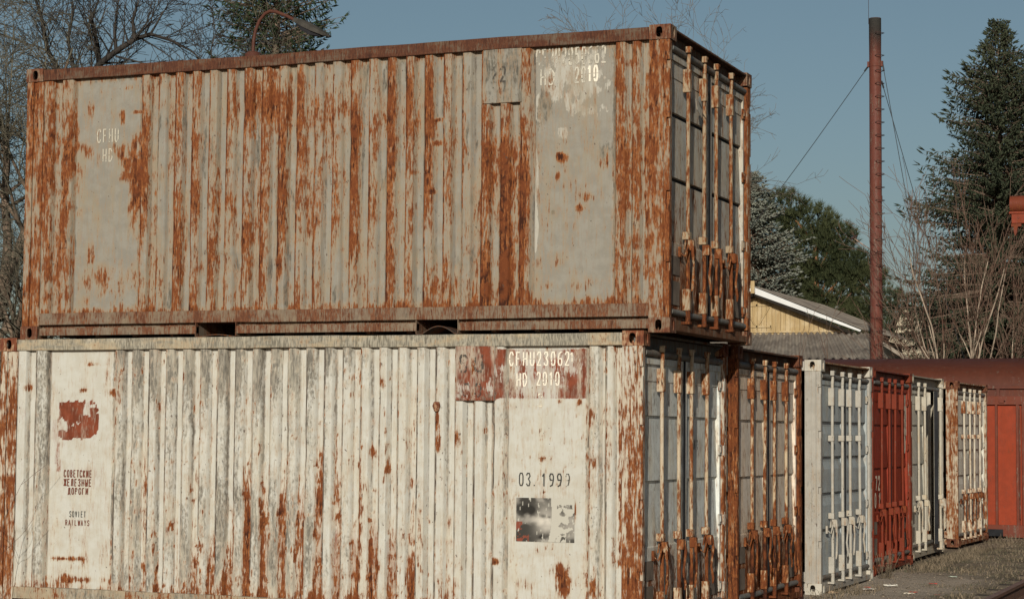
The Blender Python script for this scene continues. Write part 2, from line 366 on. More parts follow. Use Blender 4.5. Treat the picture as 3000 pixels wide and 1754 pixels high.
def container(label, loc, rz, M, wearfn=None, style='A', fine=True, openang=0., group=None, seed=1, guides=(.80,), plate=True, detail=True, cat='shipping container'):
    root = empty('shipping_container', loc, rz); tag(root, label, cat, group)
    side_panel(M['panel'], root, wearfn, fine=fine, plate=plate, seed=seed); side_panel(M['panelb'], root, back=True, fine=False)
    for cx in (0, 1):
        for cy in (0, 1):
            for (tp, z0) in ((0, 0.), (1, H_-.118)): casting(M['cast'], root, cx, cy, tp, z0)
    # door-end posts with lashing notches
    for cy in (0, 1):
        mb = MB(); y = lambda d: d if cy == 0 else W_-d
        prev = .118
        for zn in (.52, 1.08, 1.66, 2.12):
            mb.box(-.052, -.002, y(.000), y(.060), prev, zn-.036, .002); mb.box(-.052, -.004, y(.024), y(.060), zn-.036, zn+.036); mb.box(-.052, -.030, y(.002), y(.024), zn-.036, zn+.036); prev = zn+.036
        mb.box(-.052, -.002, y(.0), y(.060), prev, H_-.118, .004)
        mb.box(-.052-.05, -.054, y(.001), y(.05), .118, H_-.118); mb.box(-.176, -.104, y(.007), y(.05), .118, H_-.118, .004)
        mb.box(-.10, -.045, y(.062), y(.112), .118, H_-.118)
        if cy == 1: mb.tube([(-.028, W_-.098, .13), (-.028, W_-.098, H_-.13)], .030, 10)
        mb.build('corner_post', M['post'], root)
        mb = MB(); mb.box(-L_, -L_+.07, y(.002), y(.10), .118, H_-.118, .005); mb.box(-L_+.072, -L_+.10, y(.016), y(.06), .118, H_-.118)
        mb.box(-L_+.102, -L_+.176, y(.008), y(.06), .118, H_-.118, .004)
        mb.build('corner_post', M['post'], root)
        mb = MB(); mb.wob(-L_+.176, -.176, y(.000), y(.055), 2.325, 2.424, seed*7+cy, .0045); mb.build('top_rail', M['trail'], root)
        mb = MB()
        segs = [(-L_+.176, -4.27), (-3.88, -2.18), (-1.81, -.176)]
        mb.wob(-L_+.176, -.176, y(.006), y(.07), .128, .232, seed*5+cy, .004)
        for a, b in segs: mb.box(a, b, y(.020), y(.07), .034, .100, .004)
        for a, b in segs: mb.box(a, b, y(.064), y(.069), .09, .13)
        mb.build('bottom_rail', M['brail'], root)
    # fork pockets
    for i, (a, b) in enumerate([(-4.27, -3.88), (-2.18, -1.81)]):
        for q_ in (a-.006, b): MB().box(q_, q_+.006, .012, W_-.012, .012, .135).build('pocket_side', M['brail'], root)
        mb = MB()
        # bent bottom strap
        n = 14; amp = .018 if i == 0 else .065; V = []
        for k in range(n+1):
            u = k/n; z = .004+amp*math.sin(math.pi*min(1, max(0, (u-.15)/.8)))**1.0
            x = a+(b-a)*u; V += [(x, .004, z), (x, W_-.004, z), (x, W_-.004, z+.006), (x, .004, z+.006)]
        mb.add(V, [(4*k+j, 4*k+(j+1) % 4, 4*k+4+(j+1) % 4, 4*k+4+j) for k in range(n) for j in range(4)])
        mb.build('fork_pocket', M['under'], root)
    # header, sill, gasket pipes
    mb = MB(); mb.box(-.11, -.075, .10, W_-.10, 2.235, 2.40); mb.box(-.16, .002, .156, W_-.156, 2.404, 2.422, .004)
    mb.box(-.075, -.02, .10, .16, 2.24, 2.32)
    mb.prism([(-.11, 2.33), (-.005, 2.40), (-.11, 2.40)], 'y', W_-.19, W_-.16); mb.prism([(-.11, 2.33), (-.005, 2.40), (-.11, 2.40)], 'y', .16, .19)
    mb.build('door_header', M['header'], root)
    mb = MB(); mb.box(-.14, .004, .156, W_-.156, .02, .075, .004); mb.box(-.14, -.04, .10, W_-.10, .075, .15)
    mb.build('door_sill', M['sill'], root)
    mb = MB(); mb.tube([(-.036, .12, 2.272), (-.03, 1.2, 2.27), (-.036, W_-.12, 2.272)], .030, 10); mb.build('gasket_pipe', M['gasket'], root); mb = MB()
    mb.tube([(-.036, .12, .170), (-.03, .7, .162), (-.034, 1.6, .17), (-.036, W_-.12, .165)], .027, 10); mb.build('gasket_pipe', M['gasket'], root)
    mb = MB(); mb.box(-.09, -.072, .10, W_-.10, .15, 2.235) if not openang else mb.box(-.09, -.072, 1.205, 1.225, .15, 2.235); mb.build('door_seal', M['dark'], root)
    # roof and floor and far end wall
    mb = MB(); n = 24; V = []
    for k in range(n*2):
        x = -L_+.1+(L_-.2)*k/(2*n-1); z = H_-.035+(.012 if (k//2) % 2 else 0); V += [(x, .05, z), (x, W_-.05, z)]
    mb.add(V, [(2*k, 2*k+1, 2*k+3, 2*k+2) for k in range(2*n-1)]); mb.build('roof', M['roof'], root, fix=False)
    mb = MB(); mb.box(-L_+.08, -.1, .05, W_-.05, .136, .16)
    for k in range(1, 16):
        x = -L_*k/16
        if not any(a-.06 < x < b+.06 for a, b in ((-4.27, -3.88), (-2.18, -1.81))): mb.box(x-.02, x+.02, .07, W_-.07, .02, .135)
    mb.build('floor', M['under'], root)
    mb = MB(); V = []; N2 = 44
    for k in range(N2):
        y = .10+(W_-.2)*k/(N2-1); x = -L_+(.02 if (k//2) % 2 else .05); V += [(x, y, .1), (x, y, H_-.03)]
    mb.add(V, [(2*k, 2*k+1, 2*k+3, 2*k+2) for k in range(N2-1)]); mb.build('end_panel', M['panelb'], root, fix=False)
    door_leaf(M, root, 1, .085, style, 0, seed=seed, guides=guides); door_leaf(M, root, -1, W_-.118, style, openang, seed=seed+9, guides=guides, rods=(.56, 1.02))
    return root

# ------------------------------------------------------------------ stencil writing
O8 = [(0, .22), (0, .78), (.14, 1), (.44, 1), (.58, .78), (.58, .22), (.44, 0), (.14, 0), (0, .22)]
GL = {'O': [O8], '0': [O8], 'О': [O8], 'C': [[(.58, .8), (.44, 1), (.14, 1), (0, .78), (0, .22), (.14, 0), (.44, 0), (.58, .2)]], 'F': [[(0, 0), (0, 1), (.5, 1)], [(0, .52), (.4, .52)]],
 'H': [[(0, 0), (0, 1)], [(.58, 0), (.58, 1)], [(0, .5), (.58, .5)]], 'U': [[(0, 1), (0, .2), (.14, 0), (.44, 0), (.58, .2), (.58, 1)]], 'D': [[(0, 0), (0, 1), (.3, 1), (.58, .7), (.58, .3), (.3, 0), (0, 0)]],
 '2': [[(0, .8), (.14, 1), (.44, 1), (.56, .8), (.5, .55), (0, 0), (.58, 0)]], '1': [[(.1, .8), (.32, 1), (.32, 0)]], '3': [[(0, .85), (.14, 1), (.44, 1), (.56, .78), (.3, .54), (.56, .3), (.44, 0), (.14, 0), (0, .15)]],
 '6': [[(.5, 1), (.15, .9), (0, .5), (0, .2), (.14, 0), (.44, 0), (.58, .2), (.5, .5), (.1, .5)]], '7': [[(0, 1), (.56, 1), (.2, 0)]], '8': [[(.3, .54), (.04, .75), (.14, 1), (.44, 1), (.54, .75), (.3, .54), (0, .28), (.14, 0), (.44, 0), (.58, .28), (.3, .54)]],
 '9': [[(.08, 0), (.4, .1), (.56, .5), (.56, .8), (.42, 1), (.14, 1), (0, .8), (.1, .5), (.5, .5)]], '5': [[(.52, 1), (.08, 1), (.04, .58), (.4, .6), (.56, .4), (.5, .08), (.2, 0), (0, .12)]], '.': [[(.1, 0), (.1, .05)]],
 'S': [[(.56, .82), (.42, 1), (.14, 1), (.02, .78), (.14, .55), (.44, .46), (.56, .24), (.42, 0), (.14, 0), (0, .18)]], 'V': [[(0, 1), (.28, 0), (.56, 1)]], 'I': [[(.2, 0), (.2, 1)]], 'E': [[(.5, 1), (0, 1), (0, 0), (.5, 0)], [(0, .52), (.42, .52)]],
 'T': [[(0, 1), (.58, 1)], [(.29, 1), (.29, 0)]], 'R': [[(0, 0), (0, 1), (.4, 1), (.54, .76), (.4, .5), (0, .5)], [(.25, .5), (.56, 0)]], 'A': [[(0, 0), (.28, 1), (.56, 0)], [(.1, .34), (.46, .34)]], 'L': [[(0, 1), (0, 0), (.5, 0)]],
 'W': [[(0, 1), (.16, 0), (.34, .8), (.52, 0), (.68, 1)]], 'Y': [[(0, 1), (.28, .5), (.56, 1)], [(.28, .5), (.28, 0)]], 'G': [[(.56, .8), (.44, 1), (.14, 1), (0, .78), (0, .22), (.14, 0), (.44, 0), (.58, .2), (.58, .45), (.32, .45)]],
 'P': [[(0, 0), (0, 1), (.4, 1), (.54, .76), (.4, .5), (0, .5)]], 'К': [[(0, 0), (0, 1)], [(.54, 1), (.06, .5), (.56, 0)]], 'И': [[(0, 1), (0, 0), (.56, 1), (.56, 0)]], 'Ж': [[(.36, 0), (.36, 1)], [(0, 1), (.3, .5), (0, 0)], [(.72, 1), (.42, .5), (.72, 0)]],
 'Л': [[(0, 0), (.12, .1), (.18, 1), (.56, 1), (.56, 0)]], 'Ы': [[(0, 1), (0, 0), (.3, 0), (.4, .26), (.3, .5), (0, .5)], [(.62, 0), (.62, 1)]], 'Д': [[(-.02, -.14), (-.02, .04), (.62, .04), (.62, -.14)], [(.08, .04), (.16, 1), (.5, 1), (.5, .04)]], 'Г': [[(0, 0), (0, 1), (.46, 1)]]}
for a, b in (('С', 'C'), ('В', '8'), ('Е', 'E'), ('Т', 'T'), ('З', '3'), ('Н', 'H'), ('Р', 'P'), ('N', 'И'), ('B', '8')): GL[a] = GL[b]
GL['В'] = [[(0, 0), (0, 1), (.4, 1), (.52, .78), (.36, .54), (0, .54)], [(.36, .54), (.56, .28), (.42, 0), (0, 0)]]
def lettering(txt, mat, parent, x, z, h, w, y=.0515, t=.13, cut=True, plane='side', adv=.86, name='lettering'):
    """w: total width; local container coords, on the side panel (plane 'side') or on the door face (plane 'door')"""
    mb = MB(); n = len(txt); cell = w/n; sx = cell/adv*1.0; pos = 0; q = 0
    for ch in txt:
        if ch in GL:
            for line in GL[ch]:
                for (a, b) in zip(line[:-1], line[1:]):
                    parts = [(a, b)]
                    lo, hi = sorted((a[1], b[1]))
                    if cut and lo < .44 and hi > .56 and hi-lo > .3:
                        f1 = (.455-a[1])/(b[1]-a[1]); f2 = (.545-a[1])/(b[1]-a[1]); f1, f2 = min(f1, f2), max(f1, f2)
                        L = lambda f: (a[0]+(b[0]-a[0])*f, a[1]+(b[1]-a[1])*f); parts = [(a, L(f1)), (L(f2), b)]
                    for (p, r) in parts:
                        p0 = Vector((pos+p[0]*cell*adv, p[1]*h)); p1 = Vector((pos+r[0]*cell*adv, r[1]*h)); d = (p1-p0)
                        if d.length < 1e-5: continue
                        d.normalize(); nn = Vector((-d.y, d.x))*t*h*.5; e = d*t*h*.22; q += 1; yy = y-.0003*(q % 3)
                        c4 = [p0-e-nn, p1+e-nn, p1+e+nn, p0-e+nn]
                        if plane == 'side': mb.add([(x+c.x, yy, z+c.y) for c in c4], [(0, 1, 2, 3)])
                        else: mb.add([(-yy, x+c.x, z+c.y) for c in c4], [(0, 1, 2, 3)])
        pos += cell
    return mb.build(name, mat, parent, fix=False)
def ink(name, col, cover=.5, sc_=30):
    n = NT(name); SEED[0] += 2.1; x = n.noise(n.map((1, 1, .5), (SEED[0], 0, 0)), sc_, 5, .7); y = n.noise(n.map((1, 1, 1), (0, SEED[0], 0)), 5, 3, .6)
    tr = n.t.nodes.new('ShaderNodeBsdfTransparent'); mx = n.t.nodes.new('ShaderNodeMixShader')
    k = n.ss(n.ma('ADD', n.ma('MULTIPLY', x, .6), n.ma('MULTIPLY', y, .4)), .5-(cover-.5)*.35-.05, .5-(cover-.5)*.35+.05)
    n.t.links.new(k, mx.inputs[0]); n.t.links.new(tr.outputs[0], mx.inputs[1]); n.t.links.new(n.b.outputs[0], mx.inputs[2]); n.t.links.new(mx.outputs[0], n.out.inputs[0])
    return n.done(col, .8)

# ------------------------------------------------------------------ wear maps with painted rib shade (local side-panel coordinates x, z)
def blobs(X, Z, L, seed=0, ragged=.75):
    out = np.zeros_like(X); nz = fbm(X*11+seed, Z*6+seed, 5)-.5; tear = .35+1.3*fbm(X*26+seed, Z*11+seed*2, 4)
    for (x, z, rx, rz, s) in L:
        d = np.sqrt(((X-x)/max(rx, .02))**2+((Z-z)/max(rz, .02))**2)
        out = np.maximum(out, s*.95*(1-sst(d+nz*ragged*2.2, .2, 1.7)))
    return out*tear*1.12
U_RUST = [(-4.91, 1.4, .097, .272, 1), (-5.04, 1.55, .087, .166, .75), (-4.9, 1.72, .062, .182, .8), (-4.96, 1.08, .055, .217, .7), (-5.19, 1.67, .078, .094, .5), (-5.42, 2.04, .045, .075, .6), (-5.42, 1.66, .105, .106, .6), (-5.08, 1.96, .026, .059, .9), (-5.02, 2.22, .051, .039, .7), (-5.38, .77, .053, .092, .6), (-5.27, .51, .171, .129, .5), (-5.02, .51, .128, .128, .45), (-5.43, .34, .078, .055, .4), (-5.52, 1.13, .036, .045, .9), (-4.93, 2.0, .059, .021, 1),
 (-5.79, 1.84, .072, .734, .7), (-5.63, 1.39, .087, 1.018, .8), (-5.81, .85, .058, .547, .6), (-2.11, 1.34, .038, .035, 1.3), (-2.24, 1.35, .03, .035, .9), (-1.99, 1.59, .08, .017, .9), (-2.1, 1.69, .02, .103, .8), (-1.9, 1.68, .023, .085, .8), (-1.99, 1.78, .092, .018, .8), (-2.06, 1.19, .026, .031, 1), (-1.99, .45, .112, .203, .6), (-1.94, .61, .067, .102, .5), (-2.43, 1.34, .036, .9, .9), (-3.28, 1.23, .027, .45, .9), (-3.47, .65, .027, .173, 1), (-3.82, 1.67, .045, .703, .6), (-3.97, 1.22, .042, .527, .6), (-2.93, 1.93, .064, .211, .6), (-3.16, 1.95, .057, .211, .5), (-3.67, 1.95, .122, .181, .5), (-2.74, 1.83, .055, .105, .6), (-1.53, 1.3, .046, .401, .5), (-1.37, 1.06, .062, .662, .75), (-1.24, .99, .048, .726, 1.0), (-1.64, 1.14, .033, .334, .5), (-1.76, .57, .031, .2, .5),
 (-.93, 1.42, .049, .035, .9), (-.96, 1.28, .021, .034, .7), (-.7, 1.1, .07, .035, .45), (-.77, 1.01, .042, .024, .5), (-.94, .59, .07, .067, .35), (-.73, .42, .138, .084, .35), (-.57, 1.34, .048, .054, .4), (-.54, 1.37, .018, .099, .8), (-1.05, .38, .07, .05, .4), (-.38, 1.35, .045, .907, .7), (-.21, 1.34, .027, .903, .8), (-.09, 1.34, .05, .901, .8)]
U_GRIME = [(-2.12, 2.03, .031, .171, 1), (-1.58, 2.17, .046, .204, .9), (-1.41, 2.2, .144, .126, .6), (-1.41, 1.99, .143, .141, .4), (-1.09, 1.88, .057, .135, 1), (-1.13, 1.75, .036, .102, .7), (-2.78, 2.14, .025, .105, .6), (-3.82, 1.85, .023, .142, .7), (-3.2, 1.19, .021, .139, .9), (-2.77, 1.45, .024, .138, .7), (-4.75, 1.47, .03, .215, .5), (-4.47, 1.77, .029, .215, .5), (-1.7, .54, .031, .2, .8), (-2.05, .35, .045, .134, .6), (-1.0, .98, .018, .013, 1.2), (-1.09, 1.22, .015, .198, .3), (-5.59, .85, .046, .436, .8), (-1.55, 1.67, .066, .137, .6), (-.58, 1.44, .076, .082, .62)]
U_LIGHT = [(-.81, 2.06, .329, .248, .8), (-.95, 1.62, .077, .076, 1.1), (-1.15, .86, .02, .198, 1.3), (-1.15, 1.32, .019, .198, 1.1), (-.67, 1.79, .207, .093, .6), (-1.13, 1.85, .037, .201, .8)]
L_RUST = [(-5.12, 2.2, .077, .022, 1), (-5.14, 2.21, .043, .036, .6), (-4.9, 1.96, .038, .036, .95), (-5.21, 1.97, .043, .011, .8), (-5.79, 1.99, .036, .036, .5), (-.31, 2.12, .028, .033, .9), (-.43, 1.77, .031, .096, .8), (-.41, 1.36, .027, .064, .7), (-1.77, 1.74, .021, .232, 1), (-1.78, 1.83, .033, .033, .9), (-1.6, 1.59, .029, .066, .8), (-2.28, 2.02, .031, .06, .7), (-1.25, .6, .043, .031, 1), (-.68, .45, .056, .113, 1), (-.59, 1.0, .014, .083, .8), (-1.1, 1.25, .022, .025, 1), (-.1, 1.2, .031, .79, .8), (-.2, 1.2, .024, .949, .7),
 (-5.24, .31, .252, .033, .7), (-5.33, .49, .19, .02, .9), (-.4, .4, .035, .189, .8), (-1.02, .41, .07, .046, .45), (-2.22, 1.33, .02, .1, .6), (-2.37, 1.46, .02, .04, .8), (-.72, 1.89, .02, .025, .8), (-.55, 1.87, .02, .026, .8), (-.86, 1.42, .02, .02, .8), (-5.16, .47, .127, .066, .3)]
L_RED = [(-1.45, 2.15, .24, .30, .95), (-1.2, 2.15, .1, .171, 1.1), (-.84, 2.19, .40, .14, .80), (-.53, 2.14, .09, .17, 1.15), (-1.08, 2.12, .08, .16, 1.1), (-.95, 2.02, .262, .04, .85)]
def corner_shade(X, Z):  # rib corner shade painted as dark lines, also adding some rust there
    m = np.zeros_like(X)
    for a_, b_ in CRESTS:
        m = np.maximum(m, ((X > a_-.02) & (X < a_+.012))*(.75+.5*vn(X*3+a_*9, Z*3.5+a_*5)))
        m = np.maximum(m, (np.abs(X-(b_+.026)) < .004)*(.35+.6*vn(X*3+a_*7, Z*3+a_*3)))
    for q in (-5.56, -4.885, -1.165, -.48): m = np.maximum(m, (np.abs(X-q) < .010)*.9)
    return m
def w_upper(X, Z, D):
    crest = np.clip((.062-D)/.044, 0, 1); k = np.floor((X+4.86)/.1707)
    per = vn(k*3.7+.5, np.zeros_like(X)+9.5); run = vn(k*5.1+3, Z*1.6+k*2.3)
    corr = (X > -4.87) & (X < -1.18)
    edge_ = sum((X > a_-.012) & (X < a_+.014) for a_, b_ in CRESTS)
    R = .10+crest*(.10+.45*per+.70*(run-.4))*corr+.30*edge_*corr*sst(vn(k*3.1+7, Z*2.2+k), .2, .6)
    R = R+.26*sst(vn(k*7.3+11, Z*1.1+k*3.1), .35, .9)*(1-crest)*corr+.22*corner_shade(X, Z)
    band = np.exp(-((Z-1.92-.1*np.sin(X*3))/.24)**2)*sst(X, -4.2, -3.7)*(1-sst(X, -2.2, -1.9)); R = R+.50*band*(.25+1.4*(fbm(X*9, Z*2.5, 3)-.2))
    low = sst(fbm(X*7, Z*2, 3)+(.62-Z)*.55, .55, .85)*sst(X, -3.0, -2.4)*corr; R = R+.35*low
    R = R+.30*sst(X, -1.72, -1.6)*(1-sst(X, -1.22, -1.18))*(1-sst(Z, 1.5, 1.75))
    R = np.where(X < -5.55, np.maximum(R, .20+.75*fbm(X*14, Z*1.5, 3)), R)
    R = np.where(X > -.47, np.maximum(R, .05+.45*crest+.5*fbm(X*14, Z*1.5, 3)), R)
    bot = 1-sst(Z+.10*(fbm(X*9, Z*3, 3)-.5), .23, .33); R = np.maximum(R, bot*(.55+.35*(fbm(X*12+5, Z, 2))))
    top = sst(Z, 2.26, 2.30); R = np.maximum(R, top*.4)
    R = np.maximum(R, blobs(X, Z, U_RUST, 3))
    G = blobs(X, Z, U_GRIME, 8)*1.0
    G = np.maximum(G, .85*sst(fbm(X*34, Z*3.2, 4), .58, .72)*corr); G = np.maximum(G, .85*corner_shade(X, Z))
    G = np.maximum(G, .75*sst(Z, 2.24, 2.31)*fbm(X*7, Z, 3)*1.3)
    G = np.where((X > -1.62) & (X < -1.25) & (Z > 1.88), np.maximum(G, .45+.2*sst(Z, 2.0, 2.3)), G)
    A = blobs(X, Z, U_LIGHT, 5, .5)
    R = np.where((X > -1.60) & (X < -1.27) & (Z > 1.89), R*.35, R)
    return np.stack([R, G, np.zeros_like(R), A], 1)
def w_lower(X, Z, D):
    crest = np.clip((.062-D)/.044, 0, 1); k = np.floor((X+4.86)/.1707); corr = (X > -4.87) & (X < -1.62)
    R = .0*X
    h = .45+1.25*vn(k*4.3+2, np.zeros_like(X)+3.5)
    mid = np.exp(-((X+3.1)/1.25)**2)
    st = sst(h*mid*1.35-Z+.28*(fbm(X*22, Z*1.4, 3)-.35), .0, .55)*corr*(1-crest)
    left = sst(X, -4.9, -4.6)*(1-sst(X, -2.0, -1.5))
    R = R+.66*st*(.45+1.0*fbm(X*30, Z*4, 3))
    B = .92*sst(st*(.55+.5*mid)+.35*(fbm(X*14, Z*3, 3)-.5), .25, .95)*(.35+.65*(1-sst(Z, .35, 1.15)))
    R = R+.40*sst(fbm(X*26+3, Z*1.2, 3)+(.9-Z)*.22, .56, .80)*corr+.42*sst(fbm(X*40, Z*14, 3), .66, .76)*(X > -4.9)
    R = np.maximum(R, blobs(X, Z, L_RUST, 2))
    R = np.maximum(R, (1-sst(Z+.12*(fbm(X*8, Z*3, 3)-.5), .22, .36))*.45)
    R = np.where(X > -.47, np.maximum(R, .16*crest), R)
    # worn edges of the corrugation
    edge = np.where((D > .02) & (D < .05), 1, 0); R = R+.28*edge*sst(vn(X*60, Z*5), .55, .8)
    # grime on the crests, heavier on the left and at the top
    gl = (1-sst(X, -3.6, -2.0)); v = vn(k*2.9+8, Z*1.3)
    G = crest*corr*(.30*gl+.62*gl*sst(Z, 1.75, 2.1)+.42*gl*(1-sst(Z, .9, 1.4))*v+.30*sst(Z, 2.1, 2.3)+.22*v)
    G = G+(1-crest)*corr*(.42*gl*(1-sst(Z, .5, 1.3))*vn(k*3.3, Z*2)+.24*gl*vn(X*20, Z*1.5))
    G = np.where((X < -5.57) & (X > -5.72), .62, G)
    G = np.where((X > -.46) & (X < -.37), .45, G)
    G = np.maximum(G, .35*sst(np.abs(X+1.195), .06, .0)); G = np.maximum(G, 1.1*corner_shade(X, Z)); R = R+.22*corner_shade(X, Z)
    # the repainted square: crisp but ragged
    nz = .05*(fbm(X*14, Z*14, 3)-.5)
    sq = (np.abs(X+5.262+nz) < .205) & (np.abs(Z-1.70+nz*1.2) < .160)
    miss = (fbm(X*16+9, Z*9+4, 4)-.5)*1.0 + np.where((X < -5.37) & (Z < 1.74) & (Z > 1.62), -.22, 0) + np.where((Z < 1.60) & (X > -5.3), -.10, 0)
    B = np.where(sq, np.where(miss > -.23, .98, .34), B)
    drip = (np.abs(X+5.47+.12*(Z-1.4)) < .02+.02*fbm(X*4, Z*3, 2)) & (Z < 1.72) & (Z > 1.25); B = np.where(drip, .45, B)
    B = np.where((np.abs(X+5.10) < .17) & (np.abs(Z-1.20) < .10), np.maximum(B, .36*fbm(X*8, Z*5, 3)), B)
    pl = (X > -1.615) & (X < -1.25) & (Z > 1.88); B = np.where(pl, .30+.75*(fbm(X*10, Z*10, 4))+.35*sst(Z, 1.98, 2.12), B)
    rd = (X > -1.27) & (X < -.475) & (Z > 1.895+.03*(fbm(X*9, Z*0+2, 3)-.5))&(Z < 2.30)
    B = np.where(rd, .05+1.15*(fbm(X*5+2, Z*7+1, 4))*np.clip(.62+.9*np.abs((X+.87)/.4)**2, 0, 1.25), B)
    G = np.where(pl, .35, G); R = np.where(rd | pl, R*.5, R)
    light = .55*sst(fbm(X*5, Z*7, 3), .5, .7)*rd
    return np.stack([R, G, B, light], 1)

# ------------------------------------------------------------------ container materials
CREAM = (.395, .395, .365); GREYP = (.208, .198, .172)
black = plain('dark rubber', (.018, .019, .022), .4)
def mats(base, door, rust, grime, rod=None, frame=None, fr=None, **k):
    rod = rod or base; fr = rust if fr is None else fr; frame = frame or base
    M = {}
    M['panelb'] = wear('side paint', base, rust*.8, grime)
    M['post'] = wear('post paint', frame, fr, grime, streak=(11, 11, 1.2), fine=(60, 60, 9))
    M['trail'] = wear('top rail paint', frame, fr*.9, grime+.1, streak=(2.5, 8, 8))
    M['brail'] = wear('bottom rail paint', frame, fr*.9, grime+.15, streak=(2.5, 8, 6))
    M['cast'] = wear('casting paint', frame, min(1, fr+.15), grime, streak=(9, 9, 9))
    M['header'] = wear('header paint', frame, fr, grime+.1); M['sill'] = wear('sill paint', frame, min(1, fr+.1), grime+.2)
    M['door'] = wear('door paint', door, k.get('dr', rust*.35), k.get('dg', grime*.6), streak=(10, 10, 1.3), low=k.get('lo', 0))
    M['rod'] = wear('rod paint', rod, k.get('rr', rust*.8), grime*.3, streak=(9, 9, 1.6), fine=(70, 70, 14), low=k.get('lo', 0)*1.3)
    M['guide'] = wear('guide paint', rod, k.get('gr', rust), grime*.3, streak=(12, 12, 6)); M['handle'] = wear('handle paint', rod, k.get('hr', rust), grime*.4, streak=(12, 12, 6))
    M['hinge'] = wear('hinge paint', frame, k.get('hg', rust*.7), grime*.3, streak=(12, 12, 9)); M['plate'] = plain('plate', (.16, .13, .105), .3)
    M['gasket'] = wear('gasket rubber', (.13, .135, .13), .15, .4, streak=(5, 5, 5)); M['dark'] = black
    M['roof'] = wear('roof paint', base, .4, .4, streak=(3, 3, 3)); M['under'] = wear('underside', (.06, .05, .045), .4, .4)
    M['panel'] = M['panelb']
    return M
MU = mats(GREYP, (.40, .40, .37), .55, .1, rod=(.27, .235, .18), dr=.30, dg=.35, rr=.62, gr=.55, hr=.80, hg=.6, fr=.74, lo=.45); MU['ridge'] = .021
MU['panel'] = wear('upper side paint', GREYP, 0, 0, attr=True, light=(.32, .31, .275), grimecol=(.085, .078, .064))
MU['trail'] = wear('upper top rail', (.11, .085, .065), .70, .55, streak=(2.2, 9, 9), rustcol=((.11, .045, .024), (.060, .025, .016), (.032, .015, .011)), grimecol=(.08, .068, .055))
MU['brail'] = wear('upper bottom rail', (.175, .145, .112), .55, .45, streak=(5, 8, 2.5), rustcol=((.16, .068, .034), (.085, .035, .020), (.045, .020, .013)), grimecol=(.09, .075, .06))
MU['sill'] = wear('upper sill', (.15, .12, .09), .7, .5, rustcol=((.16, .07, .035), (.09, .04, .02), (.05, .022, .014)))
MU['header'] = wear('upper header', (.10, .085, .07), .6, .5, rustcol=((.12, .05, .025), (.07, .03, .016), (.04, .02, .012)))  # header base colour darkened for the shade of its recess
MU['cast'] = wear('upper casting', (.20, .16, .12), .62, .4, streak=(9, 9, 9), rustcol=((.15, .06, .03), (.08, .03, .018), (.045, .018, .012)), grimecol=(.08, .065, .05))
ML = mats(CREAM, (.57, .60, .585), .45, .15, rod=(.40, .35, .275), dr=.20, dg=.3, rr=.50, gr=.58, hr=.95, hg=.25, fr=.62, lo=.45)
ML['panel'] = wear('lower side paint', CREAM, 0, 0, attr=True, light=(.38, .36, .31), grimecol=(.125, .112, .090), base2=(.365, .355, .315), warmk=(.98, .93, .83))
ML['trail'] = wear('lower top rail', (.36, .33, .26), .08, .85, streak=(3, 9, 9), grimecol=(.15, .14, .115))
ML['brail'] = wear('lower bottom rail', (.29, .27, .225), .35, .8, streak=(3, 9, 5))
ML['header'] = wear('lower header', (.10, .11, .11), .3, .4); ML['cast'] = wear('lower casting', (.30, .20, .14), .72, .1, streak=(9, 9, 9), rustcol=((.17, .062, .03), (.11, .036, .02), (.06, .024, .015)))  # recess shade put into the dark header colour
M2 = mats((.40, .35, .27), (.58, .52, .45), .72, .15, rod=(.42, .36, .27), dr=.28, dg=.2, rr=.68, gr=.95, hr=1.0, hg=.95, fr=1.0, lo=.65)
M2['header'] = wear('second header', (.08, .07, .06), .6, .5, rustcol=((.12, .05, .025), (.07, .03, .016), (.04, .02, .012)))  # dark header base carries the shade under the top flange
M3 = mats((.31, .295, .265), (.31, .345, .355), .04, .20, rod=(.33, .315, .28), dr=0, dg=.16, rr=0, gr=0, hr=.1, hg=.02, fr=.04)
M3['cast'] = wear('third casting', (.40, .38, .33), .06, .2, streak=(9, 9, 9)); M3['header'] = wear('third header', (.30, .25, .19), .5, .4, streak=(5, 3, 5))
M4 = mats((.140, .025, .012), (.215, .032, .016), .05, .25, rod=(.140, .025, .012), dr=0, dg=.15, rr=0, gr=.05, hr=.2, fr=.1, hg=.15)
M5 = mats((.30, .28, .23), (.45, .43, .37), .08, .15, rod=(.36, .335, .28), dr=.02, dg=.1, rr=.02, gr=.02, hr=.3, fr=.08)
M5['panelb'] = wear('beige lining', (.42, .32, .19), .05, .1)
M6 = mats((.38, .355, .30), (.48, .47, .42), .3, .12, rod=(.42, .39, .33), dr=.10, dg=.1, rr=.25, gr=.5, hr=.9, fr=.62, hg=.15, lo=.25)

M6['cast'] = wear('sixth casting', (.25, .18, .13), .9, .2, streak=(9, 9, 9), rustcol=((.15, .06, .03), (.08, .03, .018), (.045, .018, .012))); M2['cast'] = M6['cast']
UZ = 2.4215
upper = container('rust streaked grey container stacked on top of the cream container', (0, 0, UZ), 0, MU, w_upper, 'A', seed=3, group='shipping containers of the yard')
lower = container('cream white container at the bottom carrying the rusty grey one', (-.214, 0, 0), 0, ML, w_lower, 'A', seed=5, group='shipping containers of the yard')
G_ = 'shipping containers of the yard'
container('very rusty grey container between the cream container and the light grey one', (-.15, 2.54, -.01), 0, M2, None, 'A', fine=False, seed=7, group=G_)
container('clean light grey container with blue grey doors and white lock rods', (-.107, 5.62, -.026), -.0139, M3, None, 'B', fine=False, seed=11, group=G_, guides=(.80, 1.62))
red = container('brick red container with red doors beside the light grey container', (-.16, 8.53, -.015), 0, M4, None, 'A', fine=False, seed=13, group=G_)
container('off white container with its far door standing ajar', (-.25, 11.42, .0), 0, M5, None, 'A', fine=False, seed=17, group=G_, openang=R_(8.0))
